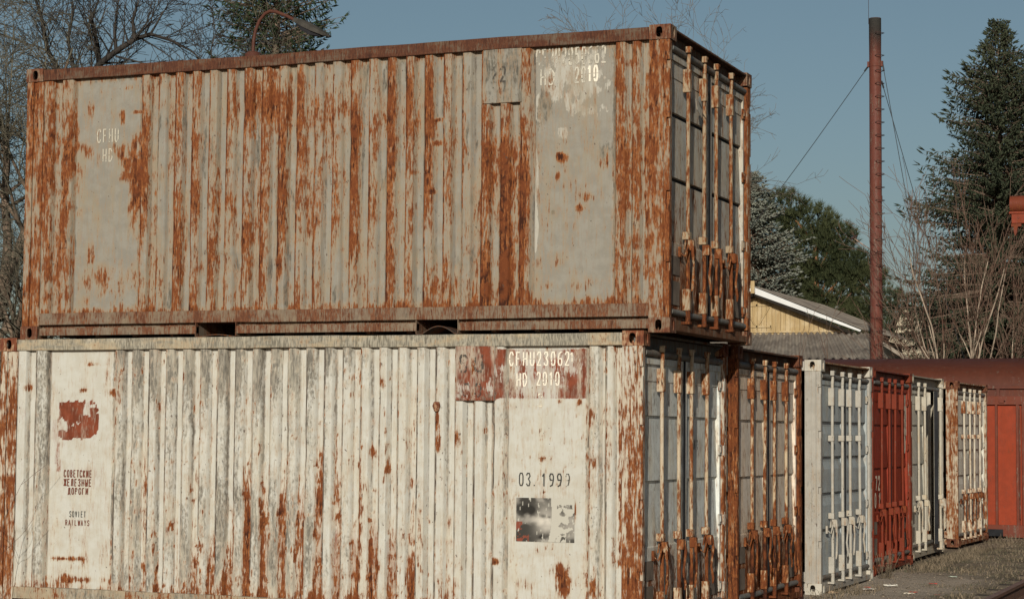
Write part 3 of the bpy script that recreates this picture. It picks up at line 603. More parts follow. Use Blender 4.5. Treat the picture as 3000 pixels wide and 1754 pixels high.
container('small looking white container with rusty corner post, last one in the row', (-.23, 14.94, 0.0), -.0275, M6, None, 'B', fine=False, seed=19, group=G_, guides=(.80, 1.62))

# writing and poster
wi = ink('worn white stencil ink', (.42, .40, .34), .54); wi2 = ink('fresh white stencil ink', (.62, .585, .50), .92); wf = ink('faded white ink', (.60, .565, .46), .50)
wr = ink('cream ink', (.55, .48, .38), .95); wu = ink('pale stencil ink', (.40, .375, .31), .66); bi = ink('worn black ink', (.045, .045, .042), .74, 60); ri = ink('red brown ink', (.12, .040, .026), .78, 50); di = ink('dark faded ink', (.06, .055, .048), .42, 40)
lettering('CFHU', wu, upper, -5.333, 1.748, .114, .245, t=.085); lettering('HD', wu, upper, -5.272, 1.575, .11, .125, t=.085)
lettering('CFHU2050662', wi, upper, -1.150, 2.175, .135, .62, t=.10); lettering('HD', wi, upper, -1.11, 2.02, .125, .15, t=.1); lettering('20', wi, upper, -.815, 2.025, .12, .115, t=.10); lettering('10', wi2, upper, -.705, 2.03, .12, .105, t=.13)
lettering('22', di, upper, -1.524, 2.06, .12, .16, y=.0000, t=.13); lettering('H1', di, upper, -1.545, 1.915, .10, .15, y=.0000, t=.13)
lettering('CFHU23062', wi2, lower, -1.15, 2.170, .105, .54, t=.10); lettering('HD', wi2, lower, -1.085, 2.005, .10, .11, t=.10); lettering('2010', wi2, lower, -.912, 2.012, .10, .215, t=.10); lettering('1', wi2, lower, -.63, 2.2, .07, .06, t=.12)
lettering('SU', di, lower, -1.57, 2.12, .13, .27, y=.0000, t=.16); lettering('30', di, lower, -1.53, 1.92, .10, .2, y=.0000, t=.16)
lettering('23', wf, lower, -.966, 1.839, .10, .13, t=.10)
lettering('03.', bi, lower, -1.058, 1.207, .098, .185, t=.10, cut=False); lettering('199', bi, lower, -.865, 1.205, .098, .20, t=.11, cut=False); lettering('9', di, lower, -.66, 1.205, .098, .06, t=.10, cut=False)
lettering('СОВЕТСКИЕ', ri, lower, -5.392, 1.208, .058, .30, t=.15, cut=False); lettering('ЖЕЛЕЗНЫЕ', ri, lower, -5.392, 1.130, .058, .30, t=.16, cut=False); lettering('ДОРОГИ', ri, lower, -5.345, 1.058, .052, .22, t=.17, cut=False)
lettering('SOVIET', bi, lower, -5.326, .858, .048, .18, t=.12, cut=False); lettering('RAILWAYS', ri, lower, -5.366, .784, .046, .26, t=.13, cut=False)
# door writing
lettering('GROSS', di, lower, 1.50, 1.50, .075, .16, y=.043, t=.16, cut=False, plane='door')
for (s, x, z, w_, h) in (('V', 2.02, 2.0, .11, .12), ('20', 2.00, 1.84, .17, .13), ('68', 2.00, 1.66, .17, .13), ('D', 2.01, 1.44, .10, .15), ('72', .26, 1.00, .32, .12), ('0', .22, .80, .12, .12), ('15', .46, .80, .17, .12)):
    lettering(s, wr, red, x-.03, z, h*1.25, w_, y=.010 if x > 1 else .022, t=.20, cut=False, plane='door')

def poster():
    xs = np.linspace(-1.083, -.585, 90); zs = np.linspace(.761, 1.109, 66); X, Z = np.meshgrid(xs, zs); u = (X+1.083)/.498; v = (Z-.761)/.348
    Y = .0505+.0015*(fbm(X*12, Z*12, 2)-.5); n = len(xs); i = np.arange((len(zs)-1)*n).reshape(-1, n)[:, :-1].ravel()
    F = np.stack([i, i+1, i+n+1, i+n], 1)
    g = .035+.20*sst(fbm(u*5, v*4+3, 4), .35, .75)
    face = np.exp(-(((u-.50)/.16)**2+((v-.45)/.42)**2)); g = g+.30*face*(.5+fbm(u*3, v*3, 2)*.6)
    for (a, b, r, q) in ((.46, .58, .055, .24), (.57, .57, .03, .2), (.50, .12, .10, .22), (.24, .72, .1, .1)): g = g-q*np.exp(-(((u-a)/r)**2+((v-b)/(r*.8))**2))
    g = np.clip(g, .02, .5); col = np.stack([g, g*.95, g*.85, np.ones_like(g)], 2)
    pap = np.array([.40, .39, .345, 1])
    edge = .60+.035*np.sin(v*3.1)+.05*(1-v)*-1+.02*(fbm(u*0+3, v*9, 2)-.5)
    tear = (u > edge) & (u < edge+.11+.02*np.sin(v*7)); rag = (u > .68) & (fbm(u*15, v*11, 4) > .47) & ((v > .22) | (u < .86)); scr = (fbm(u*40+3*v, v*6, 2) > .76); top = (v > .86) & (u > .66)
    for mk in (tear, rag, top, scr): col[mk] = pap*np.array([.9, .9, .9, 1])
    redm = (u < .22) & (v < .45) & (fbm(u*22, v*9, 4)+.5*(u+v) < .62) ; col[redm] = [.16, .045, .028, 1]
    mt = NT('poster print'); a = mt.attr('print'); mt.done(a.outputs['Color'], .6)
    o = np_mesh('torn_poster', np.stack([X.ravel(), Y.ravel(), Z.ravel()], 1), F, mt.m, lower)
    at = o.data.color_attributes.new('print', 'FLOAT_COLOR', 'POINT'); at.data.foreach_set('color', col.reshape(-1, 4).astype(np.float32).ravel())
    o['label'] = 'torn black and white paper poster'
poster()
# seal bracket with a rust run on the cream panel, small holes' covers
mb = MB(); mb.tube([(-1.775, .012, 1.865), (-1.775, .004, 1.84), (-1.775, .012, 1.80)], [.028, .034, .022], 10); mb.box(-1.80, -1.75, .008, .02, 1.855, 1.875, .003)
mb.build('wall_bracket', ML['cast'], lower)
# torn strip hanging on the upper door
mb = MB(); mb.prism([(.66, 1.94), (.80, 1.99), (.86, 1.80), (.70, 1.86)], 'x', .012, .016)
mb.add([(.014, .72, 1.94), (.014, .80, 1.92), (.08, .80, 1.82)], [(0, 1, 2)]); mb.build('peeling_sticker', MU['door'], upper)

# ------------------------------------------------------------------ ground
def ground():
    n = NT('ground'); a = n.noise(n.map((1, 1, 1)), .9, 6, .6); b = n.noise(n.map((1, 1, 1)), 9, 6, .65); c = n.noise(n.map((1, 1, 1)), 45, 4, .6)
    col = n.mix(n.ss(b, .35, .65), (.15, .118, .086), (.26, .21, .16))
    col = n.mix(n.ma('MULTIPLY', n.ss(n.ma('ADD', n.ma('MULTIPLY', a, .7), n.ma('MULTIPLY', b, .3)), .47, .56), .75), col, n.mix(n.ss(c, .4, .6), (.065, .060, .040), (.125, .108, .074)))
    sp = n.t.nodes.new('ShaderNodeSeparateXYZ'); n.t.links.new(n.co, sp.inputs[0]); bare = n.ma('MULTIPLY', n.ma('MULTIPLY', n.ss(n.ma('ADD', sp.outputs[0], n.ma('MULTIPLY', a, 1.2)), 1.9, 1.4), n.ss(n.ma('ADD', sp.outputs[1], n.ma('MULTIPLY', a, 2)), 11.5, 9.5)), n.ss(b, .2, .5)); col = n.mix(n.ma('MULTIPLY', bare, .85), col, n.mix(n.ss(c, .35, .65), (.34, .28, .22), (.44, .37, .30))); col = n.mix(n.ss(c, .62, .7), col, (.34, .30, .23)); n.bump(n.ma('ADD', b, n.ma('MULTIPLY', c, .4)), .05, 1); n.done(col, .95)
    xs = np.concatenate([[-400, -60, -12], np.linspace(-3, 8, 110), [16, 60, 400]]); ys = np.concatenate([[-300, -20, -2], np.linspace(0, 26, 180), [40, 120, 900]])
    X, Y = np.meshgrid(xs, ys); Z = .06*(fbm(X*.9, Y*.9, 4)-.5)*((X > -3) & (X < 8) & (Y > 0) & (Y < 26))-.035
    nx = len(xs); i = np.arange((len(ys)-1)*nx).reshape(-1, nx)[:, :-1].ravel()
    o = np_mesh('ground', np.stack([X.ravel(), Y.ravel(), Z.ravel()], 1), np.stack([i, i+1, i+nx+1, i+nx], 1), n.m, smooth=True); tag(o, kind='structure')
    return lambda x, y: .06*(fbm(np.asarray(x)*.9, np.asarray(y)*.9, 4)-.5)-.035
gz = ground()
rg = np.random.default_rng(5)
def blades(name, N, area, hmin, hmax, mat, label=None, lean=1.2, thr=.48, wid=.004):
    x = rg.uniform(area[0], area[1], N*3); y = rg.uniform(area[2], area[3], N*3)
    keep = fbm(x*1.3, y*1.3, 3)+rg.normal(0, .05, N*3)-.22*((x < .95) & (y < 9.6)) > thr; x = x[keep][:N]; y = y[keep][:N]; n = len(x); z = gz(x, y)
    h = rg.uniform(hmin, hmax, n); an = rg.uniform(0, 6.283, n); ln = rg.uniform(.1, lean, n)*h; wa = rg.uniform(0, 6.283, n); w = wid*rg.uniform(.6, 1.4, n)
    p = np.stack([x, y, z-.005], 1); wv = np.stack([np.cos(wa)*w, np.sin(wa)*w, 0*w], 1); mid = p+np.stack([np.cos(an)*ln*.35, np.sin(an)*ln*.35, h*.6], 1); t = p+np.stack([np.cos(an)*ln, np.sin(an)*ln, h], 1)
    V = np.concatenate([p-wv, p+wv, mid+wv*.7, mid-wv*.7, t, t], 0).reshape(6, n, 3)[:5].transpose(1, 0, 2).reshape(-1, 3); b = np.arange(n)*5
    F = np.concatenate([np.stack([b, b+1, b+2], 1), np.stack([b, b+2, b+3], 1), np.stack([b+3, b+2, b+4], 1)])
    o = np_mesh(name, V, F, mat); tag(o, kind='stuff'); return o
gm = plain('dry grass', (.19, .15, .105), .5, 3, col2=(.09, .072, .05)); gm2 = plain('green grass', (.045, .052, .032), .4, 3, col2=(.11, .092, .06))
blades('dry_grass', 9500, (-.15, 4.5, 2, 19.5), .02, .075, gm, thr=.47); blades('green_grass', 20000, (-.15, 4.5, 2, 19.5), .010, .035, gm2, thr=.43)
blades('edge_grass', 1500, (-.12, .30, 4.5, 18.5), .03, .11, gm, thr=.30)
# pebbles: stuff
def pebbles():
    N = 4500; x = rg.uniform(-.2, 4, N); y = rg.uniform(2, 19, N); z = gz(x, y); r = .004+.026*rg.uniform(0, 1, N)**3
    base = np.array([(1, 0, 0), (-1, 0, 0), (0, 1, 0), (0, -1, 0), (0, 0, .7), (0, 0, -.7)]); fc = np.array([(0, 2, 4), (2, 1, 4), (1, 3, 4), (3, 0, 4), (2, 0, 5), (1, 2, 5), (3, 1, 5), (0, 3, 5)])
    V = (base[None]*r[:, None, None]*rg.uniform(.6, 1.4, (N, 6, 1))+np.stack([x, y, z], 1)[:, None]).reshape(-1, 3); F = (fc[None]+(np.arange(N)*6)[:, None, None]).reshape(-1, 3)
    tag(np_mesh('pebbles', V, F, plain('pebble', (.19, .155, .12), .5, 20)), kind='stuff')
pebbles()
# rail track
def track():
    t = empty('railway_track', (1.86, 10, 0)); tag(t, 'rusty steel railway track running along the container row', 'railway track')
    rm = wear('rail rust', (.10, .06, .045), .5, .3, rustcol=((.16, .075, .05), (.085, .045, .035), (.05, .03, .025)), streak=(3, 1, 3))
    topm = plain('rail top', (.19, .125, .10), .3, 6, .45)
    for x in (0, 1.52):
        mb = MB(); pr = [(-.066, -.02), (.066, -.02), (.062, -.008), (.010, .012), (.009, .108), (.035, .12), (.035, .146), (-.035, .146), (-.035, .12), (-.009, .108), (-.010, .012), (-.062, -.008)]
        mb.prism([(x+a, b) for a, b in pr], 'y', -16, 16); r = mb.build('rail', rm, t)
        mb = MB(); mb.box(x-.032, x+.032, -16, 16, .147, .150); mb.build('rail_head', topm, r)
    for k in range(40):
        mb = MB(); mb.box(-.5, 2.0, -15.8+.8*k, -15.57+.8*k, -.16, -.015, .01); mb.build('sleeper', plain('old wood', (.09, .075, .06), .4, 9, stretch=(1, 8, 8)) if k == 0 else bpy.data.materials['old wood'], t)
track()
# litter
lit = [(.001, 5.681, 'crumpled tan paper lump by the corner of the light grey container', (.36, .26, .17), .10), (.30, 7.2, 'long white plastic strip on the bare dirt', (.6, .58, .52), .16), (.16, 6.75, 'flat white paper sheet beside the light grey container sill', (.62, .58, .52), .13),
       (.68, 8.97, 'pale green white plastic scrap in the grass near the rail', (.5, .58, .48), .09), (.10, 6.95, 'small red wrapper under the lock rods of the light grey container', (.5, .09, .07), .07), (.64, 7.9, 'bright red wrapper farthest out in the dirt', (.5, .08, .06), .09), (.66, 6.6, 'dark red scrap in the middle of the dirt patch', (.38, .07, .05), .09), (.98, 6.2, 'red scrap nearest the rail', (.34, .07, .05), .06), (.66, 6.35, 'thin off white wood splinter lying on the dirt', (.5, .46, .38), .12)]
for i, (x, y, lb, c, s) in enumerate(lit):
    mb = MB(); rr = random.Random(i); n = 5
    vs = [(x+s*(a/(n-1)-.5)+rr.uniform(-.1, .1)*s, y+s*.9*(b/(n-1)-.5)*(.3 if 'strip' in lb or 'splinter' in lb else 1)+rr.uniform(-.1, .1)*s, float(gz(x, y))+.012+rr.uniform(0, .4)*s*(.9 if 'lump' in lb else .35)) for a in range(n) for b in range(n)]
    mb.add(vs, [(a*n+b, a*n+b+1, (a+1)*n+b+1, (a+1)*n+b) for a in range(n-1) for b in range(n-1)])
    o = mb.build('litter', plain('litter', c, .2), fix=False); tag(o, lb, 'litter', 'litter scattered on the ground')

# ------------------------------------------------------------------ street lamp behind the containers
def lamp():
    t = empty('street_lamp', (-6.72, 5.28, 0)); tag(t, 'rust brown curved street lamp rising behind the stacked containers', 'street lamp')
    rm = wear('lamp rust', (.075, .030, .022), .15, .2, rustcol=((.11, .042, .026), (.07, .03, .02), (.04, .018, .012)))
    mb = MB(); mb.tube([(0, 0, -.1), (0, 0, 5.95)], [.10, .078], 14); mb.tube([(0, 0, 5.78), (0, 0, 5.99), (0, 0, 6.015)], [.095, .095, .06], 16); mb.build('pole', rm, t)
    mb = MB(); pts = [(.0, 0, 6.0), (.005, 0, 6.15), (.03, .0, 6.27), (.08, 0, 6.38), (.15, 0, 6.455), (.22, 0, 6.48), (.30, 0, 6.465), (.45, 0, 6.40), (.57, 0, 6.335)]
    mb.tube(pts, .021, 10); mb.build('lamp_arm', rm, t)
    gm_ = plain('lamp housing', (.050, .047, .042), .5, 8); 
    mb = MB(); ax = Vector((.45, 0, -.20)).normalized(); nz = Vector((.20, 0, .45)).normalized(); o = Vector((.53, 0, 6.35)); V = []
    for (u, w, h, d) in ((0, .028, .03, .02), (.09, .045, .045, .02), (.16, .085, .05, .03), (.30, .10, .04, .035), (.46, .07, .012, .03), (.52, .02, .0, .02)):
        for (a, b) in ((-w, -d), (-w, h*.4), (-w*.5, h), (w*.5, h), (w, h*.4), (w, -d)): V.append(o+ax*u+Vector((0, a, 0))+nz*b)
    mb.add(V, [(i*6+j, i*6+(j+1) % 6, i*6+6+(j+1) % 6, i*6+6+j) for i in range(5) for j in range(6)]+[(0, 1, 2, 3, 4, 5), (35, 34, 33, 32, 31, 30)]); h = mb.build('lamp_head', gm_, t)
    mb = MB(); V = []
    for (u, w, d) in ((.06, .03, .02), (.16, .078, .075), (.28, .09, .085), (.42, .06, .05)):
        for (a, b) in ((-w, -.022), (-w*.6, -d), (w*.6, -d), (w, -.022)): V.append(o+ax*u+Vector((0, a, 0))+nz*b)
    mb.add(V, [(i*4+j, i*4+(j+1) % 4, i*4+4+(j+1) % 4, i*4+4+j) for i in range(3) for j in range(4)]+[(0, 1, 2, 3), (15, 14, 13, 12)]); mb.build('lamp_shade', plain('dark lamp glass', (.03, .03, .035), .3), h)
lamp()

# ------------------------------------------------------------------ chimney
def chimney():
    t = empty('chimney', (-5.12, 33, 0)); tag(t, 'tall thin rust red steel chimney held by guy wires', 'chimney')
    cm = wear('chimney steel', (.112, .038, .029), .12, .3, rustcol=((.15, .048, .03), (.09, .033, .024), (.05, .022, .018)), streak=(3, 3, .6))
    mb = MB(); mb.tube([(.0, 0, -.1), (0, 0, 3.5), (-.005, 0, 11.72)], [.150, .150, .144], 28, cap=False); mb.tube([(-.005, 0, 11.70), (-.005, 0, 11.74)], [.147, .147], 28, cap=False); mb.build('stack', cm, t)
    n = NT('soot'); z = n.t.nodes.new('ShaderNodeSeparateXYZ'); n.t.links.new(n.co, z.inputs[0])
    tr = n.t.nodes.new('ShaderNodeBsdfTransparent'); mx = n.t.nodes.new('ShaderNodeMixShader'); k = n.ma('MULTIPLY', n.ss(n.ma('ADD', z.outputs[2], n.ma('MULTIPLY', n.noise(n.map((8, 8, 1.5)), 1, 4, .6), .5)), 10.9, 12.0), .9)
    n.t.links.new(k, mx.inputs[0]); n.t.links.new(tr.outputs[0], mx.inputs[1]); n.t.links.new(n.b.outputs[0], mx.inputs[2]); n.t.links.new(mx.outputs[0], n.out.inputs[0]); n.done((.03, .03, .028), .9)
    mb = MB(); mb.tube([(-.005, 0, 10.6), (-.005, 0, 11.735)], [.1495, .1485], 28, cap=False); mb.build('soot_stain', n.m, t)
    dk = plain('dark iron', (.05, .03, .028), .3)
    zs = [11.346, 10.80, 10.425, 10.115]+[9.80-.316*i for i in range(27)]
    for z_ in zs:
        mb = MB(); mb.tube([(.02, -.144, z_), (.10, -.26, z_+.012), (.235, -.10, z_), (.145, -.02, z_-.005)], .009, 6); mb.build('rung', dk, t)
    mb = MB(); mb.tube([(-.155, -.03, 11.6), (-.155, -.03, 14.2)], .006, 5); mb.build('lightning_rod', dk, t)
    mb = MB(); mb.box(-.19, .185, -.05, .05, 10.55, 10.68); mb.tube([(0, 0, 10.55), (0, 0, 10.68)], [.155, .155], 24); mb.tube([(0, 0, 7.3), (0, 0, 7.4)], [.156, .156], 24); mb.build('guy_collar', cm, t)
    wm = plain('steel cable', (.05, .055, .06), .2)
    for (a, b) in (((-.17, 0, 10.58), (-5.9, 5.2, 5.6)), ((.18, 0, 10.60), (1.45, 1.0, 2.5)), ((.14, .05, 10.2), (1.25, 6.5, 3.0))):
        a, b = Vector(a), Vector(b); pts = [a.lerp(b, i/10)-Vector((0, 0, .12*math.sin(math.pi*i/10))) for i in range(11)]
        mb = MB(); mb.tube(pts, .009, 5); q = a.lerp(b, .72 if a.x < 0 else .5)-Vector((0, 0, .1)); mb.tube([a, a.lerp(b, .02)], .022, 6); mb.tube([q-(b-a).normalized()*.1, q+(b-a).normalized()*.1], .02, 6); mb.build('guy_wire', wm, t)
    mb = MB(); mb.tube([(-.13, -.06, 6.10), (-.50, -.10, 6.36)], .012, 6); fl = mb.build('floodlight_arm', plain('arm steel', (.33, .22, .17), .3), t)
    mb = MB(); mb.tube([(-.58, -.12, 6.36), (-.44, -.09, 6.44)], .03, 8); mb.build('floodlight', dk, fl)
chimney()

# ------------------------------------------------------------------ building with wooden gable
def corr_sheet(P00, P10, P01, P11, pitch, amp, name, mat, parent, rows=2, waver=0.):
    """corrugated sheet: ridges run from the P0x edge to the P1x edge; corrugation across 00->01"""
    P00, P10, P01, P11 = map(Vector, (P00, P10, P01, P11)); w = (P01-P00).length; nn = (P10-P00).cross(P01-P00).normalized(); nn = nn if nn.z > 0 else -nn
    N = int(w/pitch*8); V = []; rr = random.Random(3)
    for i in range(N+1):
        t = i/N; h = nn*amp*math.sin(2*math.pi*t*w/pitch)
        for j in range(rows):
            s = j/(rows-1); V.append(P00.lerp(P01, t).lerp(P10.lerp(P11, t), s)+h)
    me = MB(); me.add(V, [(i*rows+j, i*rows+j+1, (i+1)*rows+j+1, (i+1)*rows+j) for i in range(N) for j in range(rows-1)], True)
    return me.build(name, mat, parent, fix=False)
def building():
    bx = -9.4; t = empty('timber_gable_house', (bx, 38, 0)); tag(t, 'house with pale timber gable, white bargeboard and corrugated lean-to roof', 'house')
    wood = NT('gable planks'); v = wood.map((7.5, 7.5, .4)); nn_ = wood.noise(v, 1, 2, .5); g = wood.noise(wood.map((40, 40, 1.6), (3, 0, 0)), 1, 4, .6); a = wood.noise(wood.map((3, 3, 2)), 1, 4, .6)
    c = wood.mix(wood.ss(nn_, .35, .65), (.37, .285, .16), (.31, .23, .12)); c = wood.mix(wood.ma('MULTIPLY', wood.ss(g, .45, .62), .7), c, (.27, .185, .09)); c = wood.mix(wood.ma('MULTIPLY', wood.ss(a, .48, .62), .7), c, (.41, .33, .21)); wood.done(c, .8)
    slate = plain('asbestos sheet', (.27, .235, .195), .35, 2.2, .95, stretch=(1, .4, 1), bump=.01, col2=(.165, .14, .118)); white = plain('white bargeboard', (.56, .57, .57), .12, 1.5); wallm = plain('pale plaster', (.50, .47, .40), .2, 2)
    ax, az = 0, 5.43; hw = 2.62; bz = 4.36
    mb = MB(); mb.box(-hw+.1, hw-.1, .06, 7.4, 0, bz); mb.box(-hw-.9, hw+1.25, -3.6, .06, 0, 3.42); mb.build('wall', wallm, t)
    # planks
    n = 40; k0 = -hw
    mb = MB(); pw = 2*hw/n; rr = random.Random(2)
    for i in range(n):
        x0 = -hw+i*pw; x1 = x0+pw-.008; f = lambda x: bz+(az-bz)*(1-abs(x)/hw); d = rr.uniform(0, .012)
        vs = [(x0, d-.01, bz-.05), (x1, d-.01, bz-.05), (x1, d-.01, f(x1)), (x0, d-.01, f(x0)), (x0, .05, bz-.05), (x1, .05, bz-.05), (x1, .05, f(x1)), (x0, .05, f(x0))]
        mb.add(vs, [(0, 1, 2, 3), (4, 7, 6, 5), (0, 3, 7, 4), (1, 5, 6, 2), (3, 2, 6, 7), (0, 4, 5, 1)])
    mb.build('gable_cladding', wood.m, t)
    mb = MB()
    for (x0, x1, z0, z1) in ((-.42, .40, 5.10, 5.15), (-.42, .40, 4.52, 4.57), (.37, .42, 4.5, 5.2), (-.44, -.39, 4.5, 5.2), (-.025, .02, 4.5, 5.25), (-hw, hw-.3, 4.375, 4.42)): mb.box(x0, x1, -.045, -.014, z0, z1)
    for (a, b) in (((.03, 4.56), (.37, 5.10)), ((-.37, 5.10), (-.04, 4.56))): mb.tube([(a[0], -.03, a[1]), (b[0], -.03, b[1])], .022, 4)
    mb.build('hatch_door', wood.m, t)
    # bargeboards
    mb = MB(); th = .175
    for s in (-1, 1):
        X0, X1 = 0, s*(hw+.28); Z0 = az+.17; Z1 = bz+.0
        q = [(X0, Z0-th), (X1, Z1-.0), (X1+s*.04, Z1+.04), (X0, Z0)]
        q = q if s > 0 else q[::-1]; mb.prism([(x, z) for x, z in q], 'y', -.42, -.38)
    mb.box(-.06, .06, -.47, -.425, 5.44, 5.60)
    mb.build('bargeboard', white, t)
    mb = MB(); mb.box(-.055, .055, -.50, -.43, 5.42, 5.76); mb.build('ridge_post', wood.m, t)
    mb = MB()
    for s in (-1, 1):
        for i in range(95):
            f = i/95; x = s*f*(hw+.1); z = az+.165-th+(bz-.02-az-.165+th)*f; mb.box(x-.008, x+.008, -.41, -.38, z-.055, z+.02)
        mb.prism([(0, az-.06), (s*(hw), bz-.06), (s*(hw), bz-.02), (0, az-.02)][::s], 'y', -.37, .0)
    mb.build('soffit', plain('dark soffit', (.03, .025, .02), .3), t)
    for s in (-1, 1):
        corr_sheet((0, -.40, az+.19), (s*(hw+.35), -.40, bz+.06), (0, 7.9, az+.19), (s*(hw+.35), 7.9, bz+.06), .15, .018, 'roof', slate, t)
    # lean-to roof in front
    corr_sheet((-hw-1.2, -.02, 4.36), (-hw-1.2, -4.0, 3.50), (hw+.35, -.02, 4.36), (hw+1.75, -4.0, 3.50), .165, .036, 'lean_to_roof', slate, t, rows=6)
    mb = MB(); mb.prism([(hw+.35, 4.30), (hw+.42, 4.34), (hw+1.80, 3.5), (hw+1.72, 3.42)], 'y', -.02, .0)
    mb.build('roof_edge', slate, t)
building()
def shed(name, x, y, w, d, h, lean, label, wall=(.5, .45, .35)):
    t = empty(name, (x, y, 0)); tag(t, label, 'house'); sl_ = plain('old roof sheet', (.15, .125, .10), .35, 2.2, .95, col2=(.09, .075, .065)); mb = MB(); mb.box(0, w, 0, d, 0, h); mb.prism([(0, h), (w, h), (w*.1, h+lean)], 'y', 0, .1); mb.build('wall', plain('old plaster', wall, .2, 1.5), t)
    corr_sheet((w*.1, -.4, h+lean+.05), (w+.4, -.4, h-.02), (w*.1, d+.2, h+lean+.05), (w+.4, d+.2, h-.02), .16, .02, 'roof', sl_, t)
    corr_sheet((w*.1, -.4, h+lean+.05), (-.4, -.4, h-.1), (w*.1, d+.2, h+lean+.05), (-.4, d+.2, h-.1), .16, .02, 'roof', sl_, t)
shed('farm_house', -9.5, 55, 9, 8, 4.25, 1.9, 'distant pale house with sloping sheet roof behind the chimney', (.42, .37, .28))

# ------------------------------------------------------------------ goods wagon and the red steel container at the end
def wagon():
    t = empty('goods_wagon', (-4.2, 22.6, 0)); tag(t, 'dark red brown covered goods wagon with smooth rounded roof behind the containers', 'goods wagon')
    wm = wear('wagon paint', (.075, .024, .015), .0, .15, rustcol=((.17, .06, .035), (.11, .035, .022), (.07, .03, .02)), streak=(.8, 3, 2), soft=.03); wm2 = wear('wagon wall paint', (.088, .029, .020), .05, .2, streak=(2, 2, .8), rustcol=((.2, .07, .04), (.12, .04, .025), (.07, .03, .02)))
    x0, x1 = -7.0, 4.08; n = 16; V = []
    for i in range(n+1):
        a = i/n*math.pi; V.append((1.5-1.52*math.cos(a), 2.555+.56*math.sin(a)**.75))
    mb = MB(); vs = [(x0, y, z) for y, z in V]+[(x1, y, z) for y, z in V]; mb.add(vs, [(i, i+1, n+2+i, n+1+i) for i in range(n)], True); mb.add(vs, [tuple(range(n+1)), tuple(range(n+1, 2*n+2))[::-1]]); mb.build('roof', wm, t)
    for i in range(9):
        mb = MB(); xx = x0+.7+i*1.25; mb.add([(xx+e, y-(.006 if y < 1.5 else -.006), z+.006) for y, z in V for e in (0, .05)], [(2*j, 2*j+1, 2*j+3, 2*j+2) for j in range(n)]); mb.build('roof_seam', wm, t, fix=False)
    mb = MB(); mb.box(x0+.02, x1-.02, .03, 2.97, .95, 2.555); mb.box(x0, x1, -.03, .03, 2.50, 2.553)
    for i in range(12): mb.box(x0+.3+i*.92, x0+.36+i*.92, -.02, .03, .95, 2.5)
    mb.build('wagon_wall', wm2, t)
    mb = MB(); mb.prism([(0, 2.5), (.04, 2.5), (.10, 2.75), (.3, 2.98), (1.5, 3.14), (1.5, 3.17), (.25, 3.02), (.04, 2.77)], 'x', x1-.16, x1-.10); mb.build('roof_rib', wear('rib', (.2, .08, .04), .6, .2), t)
    mb = MB(); mb.box(x0, x1, .3, 2.7, .75, .95)
    mb.build('underframe', wm2, t)
    for xx in (x0+1.2, x0+3.0, x1-3.0, x1-1.2):
        mb = MB(); mb.tube([(xx, .6, .48), (xx, .75, .48)], .47, 24); mb.tube([(xx, 2.25, .48), (xx, 2.4, .48)], .47, 24); mb.tube([(xx, .6, .48), (xx, 2.4, .48)], .08, 10); mb.build('wheelset', wm2, t)
wagon()
def redbox():
    t = empty('steel_box', (1.0, 18.2, 0)); tag(t, 'orange red steel container closing the row, with vertical posts and fork pocket', 'steel container')
    rm = wear('orange red paint', (.215, .034, .013), .06, .22, streak=(4, 4, 1), rustcol=((.20, .06, .03), (.15, .04, .022), (.09, .03, .02)), grimecol=(.10, .03, .02))
    rd = wear('dark red paint', (.12, .034, .022), .15, .3, streak=(4, 4, 1), rustcol=((.16, .055, .03), (.11, .035, .022), (.07, .03, .02)))
    mb = MB(); mb.box(-2.1, 4.0, .06, 2.44, .12, 2.23); mb.build('side_panel', rm, t)
    mb = MB(); mb.box(-2.1, 4, -.0, .08, 2.14, 2.28, .005); mb.box(-2.1, -.98, .0, .08, .02, .20); mb.box(-.98, 4, 0, .08, 0.0, .20, .004); mb.build('rail_frame', rd, t)
    mb = MB()
    for x in (-1.165, -.83): mb.box(x, x+.035, .005, .06, .2, 2.14)
    mb.box(-.80, -.78, .02, .06, .2, 2.14); mb.box(-1.8, -1.7, 0, .06, .2, 2.14); mb.box(-.74, -.66, .0, .07, .2, 2.14, .004)
    for i in range(10): mb.box(-.2+i*.4, -.12+i*.4, 0, .06, .2, 2.14)
    mb.build('vertical_post', rd, t)
    mb = MB(); mb.box(-1.10, -1.02, -.02, .01, 2.17, 2.22, .003); mb.tube([(-.77, -.02, .3), (-.77, -.02, 2.1)], .012, 6); mb.build('lifting_lug', rd, t)
    mb = MB(); mb.box(-1.3, -1.05, -.006, .05, .02, .13); mb.box(-1.10, -1.0, -.0, .06, 2.185, 2.205); mb.build('fork_pocket', black, t)
redbox()
def crane():
    t = empty('crane_trolley', (-.12, 20, 0)); tag(t, 'orange red crane boom end with round beam entering from the right edge', 'crane')
    rm = wear('crane paint', (.13, .032, .018), .25, .15, streak=(5, 5, 5)); 
    mb = MB(); mb.tube([(-.03, .1, 5.615), (7, .1, 5.615)], .145, 20); mb.build('boom_tube', rm, t)
    mb = MB(); mb.box(-.04, 7, -.04, .24, 5.44, 5.475); mb.box(0, 7, -.02, .22, 5.275, 5.44, .005); mb.build('beam', wear('crane beam', (.18, .034, .016), .1, .1), t)
    mb = MB(); mb.prism([(-.01, 5.27), (.16, 5.27), (.16, 5.22), (.10, 5.22), (.085, 5.12), (.06, 5.06), (.035, 5.12), (.03, 5.22), (-.01, 5.22)], 'y', .0, .10); mb.tube([(.12, -.03, 5.37), (.12, -.015, 5.37)], .02, 8); mb.build('hook_bracket', rm, t)
    mb = MB(); mb.box(6.6, 6.9, -.2, .4, -.1, 5.3); mb.build('crane_leg', rm, t)
crane()

